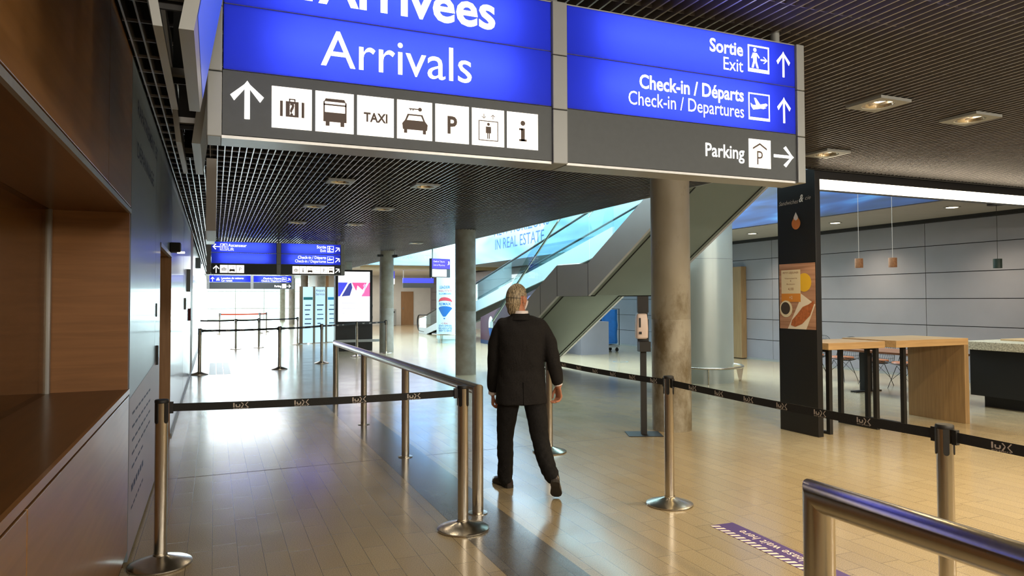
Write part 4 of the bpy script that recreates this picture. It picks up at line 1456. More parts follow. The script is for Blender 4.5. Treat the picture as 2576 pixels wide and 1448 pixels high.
# ================================================================== BELT BARRIERS
def make_stanchion():
    t = thing('barrier_post', '', 'barrier post')
    MB().lathe([(0.178, 0), (0.181, 0.004), (0.180, 0.012), (0.172, 0.016), (0.11, 0.036), (0.048, 0.056), (0.041, 0.060), (0.041, 0.070), (0.0, 0.070)], (0, 0, 0), 40).build('base', steel_m, t, world=False, smooth=True)
    MB().cyl((0, 0, 0.055), 0.0365, 0.928, 28).build('pole', steel_m, t, world=False, smooth=True)
    MB().lathe([(0.039, 0.978), (0.040, 0.982), (0.040, 0.994), (0.036, 0.999), (0, 1.0)], (0, 0, 0), 28).build('cap', black_m, t, world=False, smooth=True)
    for k in range(4):
        a = PI / 4 + k * PI / 2
        q = MB()
        c, s_ = math.cos(a), math.sin(a)
        pts = [(0.0125, 0.979), (-0.0125, 0.979)] + [(0.0125 * math.cos(b_), 0.868 + 0.0125 * math.sin(b_)) for b_ in [PI + PI * i / 8 for i in range(9)]]
        q.prism(pts, (c * 0.033, s_ * 0.033, 0), (-s_, c, 0), (0, 0, 1), (c * 0.007, s_ * 0.007, 0))
        q.build('belt_slot', black_m, t, world=False)
    return t


def belt(lb, A, B, zc=0.945, h=0.048, logos=0, start=0.3, step=0.37, m=None, sag=0.01, side=1):
    """belt stretched from post A to post B (plan points); carries printed logos on the viewer's side"""
    t = thing('barrier_belt', lb, 'barrier belt', (A[0], A[1], zc), group='barrier belts')
    A, B = Vector((A[0], A[1], zc)), Vector((B[0], B[1], zc))
    d = (B - A).normalized()
    L_ = (B - A).length
    nrm = Vector((d.y, -d.x, 0)) * side
    a, b = A + d * 0.064, B - d * 0.062
    rings = []
    for k in range(9):
        p = a.lerp(b, k / 8) - Vector((0, 0, sag * (1 - (k / 4 - 1) ** 2)))
        rings.append([p + nrm * 0.001 - Vector((0, 0, h / 2)), p + nrm * 0.001 + Vector((0, 0, h / 2)), p - nrm * 0.001 + Vector((0, 0, h / 2)), p - nrm * 0.001 - Vector((0, 0, h / 2))])
    o = MB().rings(rings).build('belt', m or belt_m, t)
    for e, s_ in ((A + d * 0.0425, 1), (B - d * 0.0425, -1)):
        q = MB()
        pa, pb = e, e + d * 0.022 * s_
        w_ = 0.012
        H_ = Vector((0, 0, h * 0.72))
        bot = [pa + nrm * w_ - H_, pb + nrm * w_ - H_, pb - nrm * w_ - H_, pa - nrm * w_ - H_]
        q.hexa(bot, [p + H_ * 2 for p in bot]).build('belt_clip', black_m, t)
    if logos:
        rd = d if side > 0 else -d
        for k in range(logos):
            dist = start + k * step
            if dist > L_ - 0.1:
                break
            c = a.lerp(b, dist / L_) - Vector((0, 0, sag * (1 - (2 * dist / L_ - 1) ** 2)))
            f_ = Face(c - rd * 0.05 - Vector((0, 0, 0.012)), rd, AZ)
            q = MB()
            for p in ([rect(0.0, 0.0, .008, .028)] + [rect(.014, .004, .021, .018), rect(.018, 0, .038, .006), rect(.035, .004, .042, .018)] +
                      [[(.045, .028), (.062, .012), (.062, .018), (.051, .03)], [(.045, -.003), (.051, -.006), (.062, .012), (.057, .014)]] +
                      [[(.09, .03), (.085, .032), (.069, .013), (.074, .012)], [(.069, .013), (.088, -.006), (.093, -.003), (.074, .014)]]):
                f_.poly(q, p, 0.0014, 0.0004)
            f_.text(q, 'airport', 0.0, -0.010, 0.0016, 0.008, width=0.088)
            lo_ = q.build('printed_logo', logo_m, o)
    return o


st0 = make_stanchion()
sp = [(-0.291, 4.816, 'belt barrier post at lower left beside the printed wall panel'),
      (1.613, 4.714, 'belt barrier post standing against the near end of the steel rail'),
      (3.284, 4.63, 'belt barrier post right of the walking man, before the stained column'),
      (3.214, 2.313, 'belt barrier post at the right edge behind the nearest steel rail'),
      (3.258, 6.72, 'belt barrier post half hidden behind the walking man'),
      (-0.285, 16.8, 'belt barrier post at the left wall in the far belt row'),
      (1.412, 17.3, 'belt barrier post in the far row, second from the left wall'),
      (2.53, 18.48, 'belt barrier post in the far row, left of the advertising screen'),
      (3.74, 20.2, 'belt barrier post in the far row, in front of the advertising screen'),
      (4.76, 21.02, 'belt barrier post at the foot of the column with two cameras'),
      (0.662, 25.0, 'belt barrier post farther back in the glare, left of two'),
      (1.405, 25.5, 'belt barrier post farther back in the glare, right of two'),
      (2.80, 26.7, 'belt barrier post beside the leftmost service directory board'),
      (0.24, 36.6, 'left dark post of the far red belt barrier'),
      (2.06, 36.6, 'right dark post of the far red belt barrier'),
      (2.45, 38.0, 'thin post right of the far red belt barrier'),
      (3.2, 0.2, 'belt barrier post past the right edge')]
posts = []
for i, (x, y, lb) in enumerate(sp[:16]):
    o = place(st0, i == 0, (x, y, 0), 0, lb, 'belt barrier posts')
    posts.append(o)
X = lambda i: (sp[i][0], sp[i][1])
belt('black printed belt stretched across the hall from the lower left post to the steel rail', X(0), X(1), logos=5, start=0.42, step=0.395, zc=0.947)
belt('black printed belt running from behind the man to the post right of him', X(4), X(2), logos=6, start=0.3, step=0.33)
belt('black printed belt crossing in front of the black pillar and oak tables', X(2), X(3), logos=7, start=0.27, step=0.325)
belt('black printed belt leaving the picture at the right edge', X(3), X(16), logos=6, start=0.22, step=0.325)
for i, j, lb in ((5, 6, 'thin dark belt of the far row starting at the left wall'), (6, 7, 'thin dark belt of the far row, second from the left wall'),
                 (7, 8, 'dark belt of the far row across the directory boards and screen'), (8, 9, 'dark belt of the far row ending at the column with cameras')):
    belt(lb, X(i), X(j), logos=4, start=0.25, step=0.33)
belt('thin belt in the glare between the two farther posts', X(10), X(11))
belt('thin belt in the glare running to the leftmost directory board', X(11), X(12))
belt('thin belt in the glare running from wall to the farther posts', X(10), (-0.455, 25.2))
belt('red belt of the far barrier between its two dark posts', X(13), X(14), m=redb_m, h=0.07)
belt('short red belt at the right end of the far barrier', X(14), X(15), m=redb_m, h=0.07)


# ================================================================== STEEL RAILS
def rail(label, xs, y0, y1, ztop, r, post_y, near_end=True):
    t = thing('guard_rail', label, 'railing', (xs, y0, 0))
    mb = MB()
    zc = ztop - r
    if near_end:
        path = [(xs, y0 + r, 0.0), (xs, y0 + r, zc), (xs - (y1 - y0) * 0.012, y1 - r, zc), (xs - (y1 - y0) * 0.012, y1 - r, 0.0)]
    else:
        path = [(xs, y0, zc), (xs, y1 - r, zc), (xs, y1 - r, 0.0)]
    mb.tube(path, r, 24).build('top_rail', steel_m, t, smooth=30)
    ends = [y0 + r, y1 - r] if near_end else [y1 - r]
    for y in post_y:
        x = xs - (y - y0) * 0.012 if near_end else xs
        MB().cyl((x, y, 0), r * 0.92, zc, 20).build('post', steel_m, t, smooth=True)
    for y in list(post_y) + ends:
        x = xs - (y - y0) * 0.012 if near_end else xs
        MB().lathe([(r * 1.75, 0), (r * 1.75, 0.006), (r * 1.0, 0.009)], (x, y, 0.0005), 24).build('base_flange', steel_m, t, smooth=30)
    return t


rail('brushed steel guard rail running down the middle of the hall', 1.835, 4.98, 11.32, 0.965, 0.042, (7.10, 9.15))
rail('brushed steel guard rail in the lower right corner, nearest the viewer', 1.87, -1.2, 1.845, 0.985, 0.050, (-0.2,), near_end=False)

# ================================================================== FLOOR MARKINGS
dc = thing('floor_decal', 'purple floor sticker reading please wait here beside the near rail', 'floor sticker', (3.3, 3.5, 0))
O = Vector((3.233, 4.083, 0.0012))
ux_ = Vector((-0.035, -1.0, 0)).normalized()
uy_ = Vector((0, 0, 1)).cross(ux_)
fd = Face(O + Vector((0, 0, 0)), -ux_, uy_ * -1)
# reading direction runs away from the viewer (text upside down from here)
dl_ = 1.13
wd_ = 0.195
mb = MB()
mb.prism([(0, 0), (dl_, 0), (dl_, wd_), (0, wd_)], O, ux_, uy_, (0, 0, 0.0006))
mb.build('sheet', mat('purple vinyl', '4a3577', 0.45), dc)
mb = MB()
n = 21
for k in range(n):
    a0 = 0.005 + k * 0.052
    mb.prism([(a0, 0.0), (a0 + 0.026, 0.0), (a0 + 0.046, 0.06), (a0 + 0.020, 0.06)], O + Vector((0, 0, 0.0008)), ux_, uy_, (0, 0, 0.0003))
mb.build('stripes', mat('white vinyl', 'e8d8d0', 0.5), dc)
mb = MB()
put_text(mb, 'please wait here', O + ux_ * 0.815 + uy_ * 0.155 + Vector((0, 0, 0.0012)), -ux_, -uy_, 0.070, width=0.645)
mb.build('lettering', mat('white vinyl', 'e8d8d0', 0.5), dc)
for x0_, x1_, y0_, y1_, lb in ((-0.10, 0.35, 16.6, 19.8, 'grey floor hatch in the bright floor near the left wall, nearer one'), (0.0, 0.385, 26.6, 35.4, 'pale grey floor hatch farther away in the glare')):
    mb = MB()
    for k in range(3):
        w_ = (x1_ - x0_) / 3
        mb.box((x0_ + k * w_ + 0.004, y0_, 0), (x0_ + (k + 1) * w_ - 0.004, y1_, 0.0015))
    tag(mb.build('floor_hatch', hatch_m), lb, 'floor hatch')
mb = MB()
mb.rings([[(9.6 + r * math.cos(a), 15.6 + r * math.sin(a), z) for a in [2 * PI * i / 32 for i in range(32)]] for r, z in ((0.20, 0.0005), (0.20, 0.0015), (0.16, 0.0015), (0.16, 0.0005))], cap=False)
tag(mb.build('floor_sticker', mat('grey blue sticker', '5d7076', 0.5)), 'faint round ring sticker on floor beyond the sanitizer stand', 'floor sticker')

# ================================================================== SANITIZER STAND
t = thing('sanitizer_stand', 'black sanitizer stand on a square foot before the stained column', 'stand', (4.70, 7.13, 0))
rz = -0.40


def rp(x, y, z):
    c, s_ = math.cos(rz), math.sin(rz)
    return Vector((4.70 + x * c - y * s_, 7.13 + x * s_ + y * c, z))


def rbox(a, b):
    bot = [rp(a[0], a[1], a[2]), rp(b[0], a[1], a[2]), rp(b[0], b[1], a[2]), rp(a[0], b[1], a[2])]
    return MB().hexa(bot, [p + Vector((0, 0, b[2] - a[2])) for p in bot])


rbox((-0.20, -0.16, 0), (0.20, 0.16, 0.008)).build('foot_plate', black_m, t)
rbox((-0.035, -0.02, 0.008), (0.035, 0.02, 1.0)).build('post', black_m, t)
rbox((-0.065, -0.02, 0.98), (0.065, 0.03, 1.36)).build('backplate', black_m, t)
rbox((-0.055, -0.02, 1.36), (0.055, 0.03, 1.44)).build('neck', black_m, t)
rbox((-0.065, -0.02, 1.44), (0.065, 0.03, 1.635)).build('sign_plate', black_m, t)
rbox((-0.065, -0.14, 0.985), (0.065, -0.02, 1.10)).build('drip_tray', black_m, t)
mb = MB()
rg = []
for z, a, d in ((1.135, 0.055, .085), (1.15, 0.07, .11), (1.25, 0.072, .12), (1.36, 0.068, .115), (1.42, 0.06, .10), (1.43, 0.05, .08)):
    rg.append([rp(-0.035 + a * math.copysign(abs(math.cos(an)) ** .4, math.cos(an)), -0.09 + d * 0.62 * math.copysign(abs(math.sin(an)) ** .4, math.sin(an)), z) for an in [2 * PI * i / 28 for i in range(28)]])
dp = mb.rings(rg).build('dispenser', pink_m, t, smooth=40)
dp['label'] = 'pale pink dispenser'
rbox((-0.075, -0.168, 1.27), (-0.055, -0.150, 1.38)).build('level_window', black_m, dp)
rbox((-0.075, -0.170, 1.19), (-0.045, -0.150, 1.22)).build('sensor', black_m, dp)

# ================================================================== FAR FURNITURE
t = thing('advertising_screen', 'tall black advertising totem with bright white screen in the hall', 'screen', (4.1, 22.6, 0))
MB().bbox((3.50, 22.5, 0), (4.66, 22.85, 0.85), 0.01).build('base', mat('dark brown black board', '1a1512', 0.4), t)
MB().bbox((3.50, 22.5, 0.86), (4.66, 22.85, 2.56), 0.01).build('housing', black_m, t)
MB().box((3.42, 22.40, 0.28), (4.95, 22.46, 0.36)).box((4.90, 22.4, 0), (4.93, 22.46, 0.28)).box((3.45, 22.4, 0), (3.48, 22.46, 0.28)).build('foot_rail', alu_m, t)
sc = MB().box((3.58, 22.492, 0.93), (4.57, 22.499, 2.50)).build('screen', emis('white screen', 'f6f6fc', 1.25), t)
fk = Face((3.58, 22.49, 0), AX, AZ)
for nm, pts, m in (('blue_field', [(0, 1.72), (0.05, 1.72), (0.30, 2.16), (0, 2.16)], emis('screen blue', '3a3ec0', .9)), ('pink_field', [(.72, 1.72), (.99, 1.72), (.99, 2.16), (.96, 2.16)], emis('screen pink', 'd8588c', .9)),
                   ('navy_field', [(.10, 1.72), (.33, 2.12), (.40, 2.16), (.44, 2.0), (.36, 1.74)], emis('screen navy', '333a80', .8)),
                   ('rose_field', [(.42, 2.16), (.90, 2.16), (.76, 1.92), (.60, 2.06), (.56, 1.88)], emis('screen rose', 'c84a80', .9)),
                   ('figure', [(.78, 1.76), (.82, 1.98), (.77, 2.06), (.82, 2.13), (.88, 2.06), (.86, 1.98)], emis('screen grey', 'a8a8b8', .9))):
    mb = MB()
    fk.poly(mb, pts, 0.001, 0.001)
    mb.build(nm, m, sc)
mb = MB()
for k, (a, b) in enumerate(((.1, .85), (.12, .78), (.12, .82))):
    fk.poly(mb, rect(a, 1.50 - k * 0.16, b, 1.53 - k * 0.16), 0.001, 0.001)
o = mb.build('small_print', emis('screen pale grey', 'b8b8c4', .9), sc)
o['kind'] = 'stuff'

brown_m = mat('brown board side', '7d6a52', 0.6)
lb_m = emis('pale blue lit board', 'bfe0f4', 0.42)
names_ = ['pale blue service directory board, leftmost of three, beside belt post', 'pale blue directory board headed Airport Service, middle of three', 'pale blue service directory board nearest the advertising screen']
for k in range(3):
    x = 2.95 + k * 0.475
    y = 26.95 + k * 0.24
    t = thing('directory_board', names_[k], 'directory board', (x + 0.2, y, 0))
    MB().box((x - 0.05, y + 0.01, 0), (x + 0.06, y + 0.25, 2.12)).build('side_post', brown_m, t)
    MB().box((x + 0.06, y, 0.03), (x + 0.42, y + 0.12, 2.10)).build('lit_panel', lb_m, t)
    f_ = Face((x + 0.06, y, 0), AX, AZ)
    if k == 1:
        for tx, z in (('Airport', 1.93), ('Service', 1.79)):
            mb = MB()
            f_.text(mb, tx, 0.18, z, 0.002, 0.09, width=0.32, align='C')
            mb.build('lettering', print_m, t)
    else:
        mb = MB()
        f_.poly(mb, rect(0.02, 1.62, 0.35, 1.72), 0.001, 0.001)
        mb.build('teal_band', mat('teal print', '2f8f96', 0.5) if k == 0 else mat('cyan print', '3aa8d8', 0.5), t)
    mb = MB()
    rr = random.Random(k)
    for j in range(5):
        z = 1.40 - j * 0.17
        f_.poly(mb, rect(0.05 + rr.random() * .04, z, 0.2 + rr.random() * .12, z + 0.03 + 0.02 * rr.random()), 0.001, 0.001)
    o = mb.build('small_print', mat('slate print', '4a6a84', 0.5), t)
    o['kind'] = 'stuff'

t = thing('security_camera', 'small dark security camera hung left of the third column top', 'camera', (4.55, 20.9, 2.93))
MB().tube([(4.55, 20.9, 3.13), (4.55, 20.9, 2.95)], 0.012, 6).build('stem', alu_m, t)
MB().bbox((4.46, 20.84, 2.89), (4.64, 20.96, 2.96), 0.01).build('housing', black_m, t)
t = thing('security_camera', 'small dark security camera hung right of the third column top', 'camera', (5.0, 20.9, 2.93))
MB().tube([(5.0, 20.9, 3.13), (5.0, 20.9, 2.96)], 0.012, 6).build('stem', alu_m, t)
MB().bbox((4.93, 20.82, 2.88), (5.06, 20.98, 2.96), 0.01).build('housing', black_m, t)

# linen cart
t = thing('linen_cart', 'blue cloth cart on castors parked by the grey wall behind the stair', 'cart', (11.1, 18.9, 0))
cm = mat('blue tarpaulin cloth', '1d67b0', 0.5, 0, 0.15, 6, 0.5)
mb = MB()
rg = []
for z, k in ((0.24, .93), (0.3, 1.0), (0.55, .97), (0.8, 1.0), (1.05, .96), (1.28, 1.0)):
    rg.append([(11.12 + 0.30 * k * math.copysign(abs(math.cos(a)) ** .35, math.cos(a)) + 0.012 * math.sin(a * 9 + z * 7), 18.9 + 0.24 * k * math.copysign(abs(math.sin(a)) ** .35, math.sin(a)) + 0.012 * math.cos(a * 7), z) for a in [2 * PI * i / 40 for i in range(40)]])
mb.rings(rg).build('bag', cm, t, smooth=50)
MB().box((10.80, 18.64, 0.13), (11.44, 19.16, 0.20)).build('chassis', alup_m, t)
for x in (10.80, 11.44):
    MB().tube([(x, 18.66, 0.2), (x, 18.66, 1.3), (x, 19.14, 1.3), (x, 19.14, 0.2)], 0.014, 6).build('frame', black_m, t)
for x in (10.86, 11.38):
    for y in (18.70, 19.10):
        q = MB().lathe([(0.012, -0.015), (0.055, -0.015), (0.055, 0.015), (0.012, 0.015)], (0, 0, 0), 14)
        q.v = [(x + a * 1.0, y + c, 0.056 + b) for a, b, c in q.v]
        q.box((x - 0.012, y - 0.025, 0.05), (x + 0.012, y + 0.025, 0.13))
        q.build('castor', black_m, t)
t = tag(MB().box((9.7, 17.9, 0), (10.62, 19.2, 0.95)).build('grey_partition', wallp_m), 'low grey partition under the stair beside the blue cart', 'partition')
tag(MB().bbox((12.95, 14.95, 0.02), (13.125, 15.75, 2.46), 0.004).build('timber_panel', oakv_m), 'pale timber panel on the grey wall behind the wide clad column', 'panel')

# far hall details
t = thing('door_2', 'pale brown door in the white back wall between the columns', 'door', (9.9, 44.85, 0))
t['kind'] = 'structure'
MB().box((11.15, 44.82, 0.0), (11.95, 44.9, 2.15)).build('door_leaf', wdoor_m, t)
MB().cyl((11.25, 44.78, 1.0), 0.03, 0.12, 10).build('door_handle', alu_m, t)
t = thing('litter_bin', 'grey litter bin standing by the white back wall', 'bin', (10.2, 44, 0))
MB().bbox((9.9, 43.5, 0), (10.5, 44.2, 1.05), 0.03).build('body', alup_m, t)
MB().box((10.1, 43.48, 0.8), (10.4, 43.5, 0.9)).build('opening', black_m, t)
for k, z in enumerate((0.42, 1.15)):
    mb = MB()
    mb.slot = 0
    mb.box((8.4, 44.84, z), (9.3, 44.9, z + 0.17))
    for j in range(4):
        mb.box((8.4, 44.82, z + 0.02 + j * 0.04), (9.3, 44.84, z + 0.035 + j * 0.04))
    tag(mb.build('wall_vent', alup_m), ['lower grey vent grille in the white back wall', 'upper grey vent grille in the white back wall'][k], 'vent')
struct('trim_7', MB().box((6.0, 31.6, 3.0), (12.9, 31.7, 3.165)), oak_m)
mb = MB()
mb.box((5.6, 36, 0), (5.75, 44.8, 3.1))
struct('wall_inner', MB().box((5.35, 38, 0), (5.55, 44.8, 3.09)), wdoor_m)

# ================================================================== THE MAN
def evaluated(mb, voxel, smooth_n, fac=0.5):
    me = bpy.data.meshes.new('tmp')
    me.from_pydata([tuple(v_) for v_ in mb.v], [], mb.f)
    bm = bmesh.new()
    bm.from_mesh(me)
    bmesh.ops.recalc_face_normals(bm, faces=bm.faces[:])
    bm.to_mesh(me)
    bm.free()
    o = bpy.data.objects.new('tmp', me)
    COL.objects.link(o)
    r_ = o.modifiers.new('r', 'REMESH')
    r_.mode = 'VOXEL'
    r_.voxel_size = voxel
    r_.use_smooth_shade = True
    s_ = o.modifiers.new('s', 'SMOOTH')
    s_.factor = fac
    s_.iterations = smooth_n
    dg = bpy.context.evaluated_depsgraph_get()
    out = bpy.data.meshes.new_from_object(o.evaluated_get(dg))
    bpy.data.objects.remove(o)
    return out


def mesh_obj(name, me, m, parent, disp=None):
    off = parent_world(parent)
    for v_ in me.vertices:
        if disp:
            v_.co += v_.normal * disp(v_.co)
        v_.co -= off
    me.materials.clear()
    me.materials.append(m)
    me.polygons.foreach_set('use_smooth', [True] * len(me.polygons))
    me.polygons.foreach_set('material_index', [0] * len(me.polygons))
    o = bpy.data.objects.new(name, me)
    COL.objects.link(o)
    o.parent = parent
    return o


man = thing('person', 'grey haired man in a black suit walking away down the hall, mask at his ear', 'person', (2.35, 5.36, 0))
HD = math.radians(17)
F = Vector((math.sin(HD), math.cos(HD), 0))
R = Vector((math.cos(HD), -math.sin(HD), 0))
Z = Vector((0, 0, 1))


def ring(c, rx, ry, n=28, e=0.85, lat=None, fwd=None, dy=0.0):
    lat = lat or R
    fwd = fwd or F
    c = Vector(c)
    out = []
    for i in range(n):
        a = 2 * PI * i / n
        ca, sa = math.cos(a), math.sin(a)
        out.append(c + lat * rx * math.copysign(abs(ca) ** e, ca) + fwd * ry * math.copysign(abs(sa) ** e, sa))
    return out


def limb(mb, pts, rad, sub=6, n=18):
    """smooth tapering limb through joints, closed with rounded ends"""
    P = [Vector(p) for p in pts]
    Q, RR = [], []
    for k in range(len(P) - 1):
        p0 = P[max(0, k - 1)]
        p3 = P[min(len(P) - 1, k + 2)]
        for j in range(sub):
            t_ = j / sub
            a, b = P[k], P[k + 1]
            m1, m2 = (b - p0) * 0.5, (p3 - a) * 0.5
            h = (2 * t_ ** 3 - 3 * t_ ** 2 + 1, t_ ** 3 - 2 * t_ ** 2 + t_, -2 * t_ ** 3 + 3 * t_ ** 2, t_ ** 3 - t_ ** 2)
            Q.append(a * h[0] + m1 * h[1] + b * h[2] + m2 * h[3])
            RR.append(rad[k] + (rad[k + 1] - rad[k]) * t_)
    Q.append(P[-1])
    RR.append(rad[-1])
    mb.tube(Q, RR, n, mitre=False)
    mb.ball(Q[0], RR[0], RR[0], RR[0], 14, 8)
    mb.ball(Q[-1], RR[-1], RR[-1], RR[-1], 14, 8)
    return mb


C0 = Vector((2.345, 5.365, 0))
J = dict(shL=C0 - R * 0.170 + Z * 1.388, shR=C0 + R * 0.170 + Z * 1.388,
         elL=Vector((2.155, 5.475, 1.115)), wrL=Vector((2.172, 5.565, 0.835)),
         elR=Vector((2.570, 5.235, 1.120)), wrR=Vector((2.630, 5.255, 0.905)),
         hipL=C0 - R * 0.092 + Z * 0.86, hipR=C0 + R * 0.092 + Z * 0.86,
         knL=Vector((2.272, 5.535, 0.46)), anL=Vector((2.297, 5.605, 0.085)),
         knR=Vector((2.462, 5.250, 0.46)), anR=Vector((2.474, 5.065, 0.155)))
HC = Vector((2.324, 5.395, 1.598))
HA = math.radians(60)
HF = Vector((math.sin(HA), math.cos(HA), 0))
HR = Vector((math.cos(HA), -math.sin(HA), 0))


def head_pt(th, ph, grow=0.0):
    """head surface by azimuth th (0 = right ear, 90 = face) and elevation ph"""
    x, y, z = math.cos(ph) * math.cos(th), math.cos(ph) * math.sin(th), math.sin(ph)
    rx, ry, rz = 0.076, 0.098, 0.118
    px, py, pz = x * rx, y * ry, z * rz
    if z < 0:
        k = -z
        px *= 1 - 0.22 * k
        py *= 1 - 0.10 * k
        if y > 0:
            py += 0.010 * k * y
    if y > 0.3:
        py -= 0.006 * (y - 0.3)
    # nose and brow
    nz_ = math.exp(-((px / 0.014) ** 2)) * math.exp(-(((pz + 0.022) / 0.026) ** 2)) * max(0, y)
    py += 0.024 * nz_
    py += 0.006 * math.exp(-((pz - 0.022) / 0.010) ** 2) * max(0, y) * (1 if abs(px) < 0.05 else 0)
    ey = math.exp(-(((abs(px) - 0.031) / 0.013) ** 2)) * math.exp(-((pz / 0.011) ** 2)) * max(0, y)
    py -= 0.010 * ey
    mo = math.exp(-((px / 0.024) ** 2)) * math.exp(-(((pz + 0.064) / 0.006) ** 2)) * max(0, y)
    py += 0.005 * math.exp(-((px / 0.024) ** 2)) * math.exp(-(((pz + 0.062) / 0.016) ** 2)) * max(0, y) - 0.006 * mo
    g = 1 + grow / 0.09
    return HC + HR * px * g + HF * py * g + Z * pz * g, (x, y, z)


def head_mesh(mb, fn, n=64, m=44):
    rings = []
    for k in range(m + 1):
        ph = -PI / 2 + PI * min(max(k, 0.15), m - 0.15) / m
        rings.append([fn(2 * PI * i / n, ph) for i in range(n)])
    return mb.rings(rings)


def hand(mb, wr, dirn, outw, fwdv, curl, s=1.0):
    """palm, four unequal bent fingers and a thumb leaving the side of the palm"""
    d, o_, f_ = dirn.normalized(), outw.normalized(), fwdv.normalized()
    inn = -o_
    c = wr + d * 0.052
    for k in range(5):
        t_ = k / 4
        pass
    mb.rings([[wr + d * (0.098 * s * t_) + f_ * (w_ * math.cos(a)) + o_ * (0.013 * math.sin(a)) for a in [2 * PI * i / 16 for i in range(16)]] for t_, w_ in ((-0.15, .026), (0.1, .028), (0.4, .038), (0.8, .043), (1.0, .041))])
    for k, (off, L_) in enumerate(((0.031, .90), (0.0105, 1.0), (-0.0105, .94), (-0.031, .76))):
        p = wr + d * 0.095 * s + f_ * off + o_ * 0.002
        ang_ = 0.25
        pts = [p - d * 0.02, p]
        seg = (0.043, 0.028, 0.022)
        for j, sg_ in enumerate(seg):
            ang_ += curl[j]
            p = p + (d * math.cos(ang_) + inn * math.sin(ang_)) * sg_ * L_
            pts.append(p)
        limb(mb, pts, [0.0095, 0.0095, 0.0088, 0.0082, 0.0070], 4, 12)
    p = wr + d * 0.030 + f_ * 0.030
    pts = [p, p + d * 0.030 + f_ * 0.018 + inn * 0.012, p + d * 0.056 + f_ * 0.020 + inn * 0.026, p + d * 0.078 + f_ * 0.010 + inn * 0.034]
    limb(mb, pts, [0.014, 0.0118, 0.0100, 0.0078], 4, 12)


# continuous body: head, neck, trunk, arms, hands, legs
bd = MB()
head_mesh(bd, lambda a, b: head_pt(a, b)[0])
for sx in (-1, 1):      # ears
    rot = Matrix((HR * 1.0, HF, Z)).transposed()
    e0 = HC + HR * sx * 0.083 - HF * 0.012 + Z * 0.0
    bd.ball(e0, 0.010, 0.019, 0.033, 14, 10, rot @ Matrix.Rotation(0.25, 3, 'X') @ Matrix.Rotation(-0.35 * sx, 3, 'Z'))
limb(bd, [C0 + Z * 1.36 + F * 0.0, C0 + Z * 1.47 - R * 0.012, HC - Z * 0.06 - HF * 0.012], [0.075, 0.060, 0.058])
bd.rings([ring(C0 + Z * z - F * 0.0, rx, ry) for z, rx, ry in ((0.80, .15, .10), (0.9, .155, .105), (1.05, .145, .095), (1.2, .165, .105), (1.33, .165, .095), (1.40, .13, .07), (1.43, .07, .05))])
limb(bd, [J['shL'] - Z * 0.02, J['elL'], J['wrL'], J['wrL'] + (J['wrL'] - J['elL']).normalized() * 0.02], [0.045, 0.038, 0.028, 0.027])
limb(bd, [J['shR'] - Z * 0.02, J['elR'], J['wrR'], J['wrR'] + (J['wrR'] - J['elR']).normalized() * 0.02], [0.045, 0.038, 0.028, 0.027])
hand(bd, J['wrL'] - Z * 0.02, Vector((0.0, 0.05, -1)), -R, F, (0.55, 1.25, 1.0))
hand(bd, J['wrR'] - Z * 0.015, Vector((0.10, 0.06, -1)), (R * 0.9 + F * 0.45), (F * 0.9 - R * 0.45), (0.35, 0.55, 0.45))
limb(bd, [J['hipL'], J['knL'], J['anL'] + Z * 0.03, J['anL'] + Z * 0.015], [0.075, 0.048, 0.034, 0.030])
limb(bd, [J['hipR'], J['knR'], J['anR'] + Z * 0.10 + F * 0.02, J['anR'] + Z * 0.09 + F * 0.015], [0.075, 0.048, 0.034, 0.030])
body = mesh_obj('body', evaluated(bd, 0.0042, 2), skin_m, man)

# hair
rr = random.Random(3)


def strand(u):
    return 0.5 * math.sin(u * 23 + 1.3 * math.sin(u * 5)) + 0.3 * math.sin(u * 41 + 2) + 0.2 * math.sin(u * 11)


def hair_pt(th, ph):
    p, (x, y, z) = head_pt(th, ph)
    back = 1.0 if y < -0.08 else 0.0
    side = max(0.0, min(1.0, (0.12 - y) / 0.2))
    low = -0.86 if y < -0.25 else -0.30 + 0.56 * (0.25 - min(0.25, max(-0.25, -y))) * -1
    inb = 0.0
    if y < -0.15 and not (abs(x) > 0.62 and y > -0.45 and z < 0.25):
        inb = max(0, min(1, (z + 0.92) / 0.1))
    elif y < 0.25:
        # round the ear
        lim = -0.5 + (y + 0.15) / 0.4 * 0.75
        if abs(x) > 0.6 and -0.5 < y < 0.1:
            lim = max(lim, 0.22)
        inb = max(0, min(1, (z - lim) / 0.12))
    else:
        inb = max(0, min(1, (z - (0.42 + 0.4 * (y - 0.25))) / 0.12))
    sk = strand(th + 0.5 * ph * ph)
    th_ = 0.010 + 0.0028 * sk + 0.007 * max(0, z) + (0.010 if y < -0.2 and z < -0.2 else 0)
    dd = -0.012 * (1 - inb) + th_ * inb
    n_ = (p - HC).normalized()
    q = p + n_ * dd
    if inb > 0 and y < -0.2 and z < -0.5:
        q = q - Z * 0.014 * (1 + 0.7 * sk)
    return q


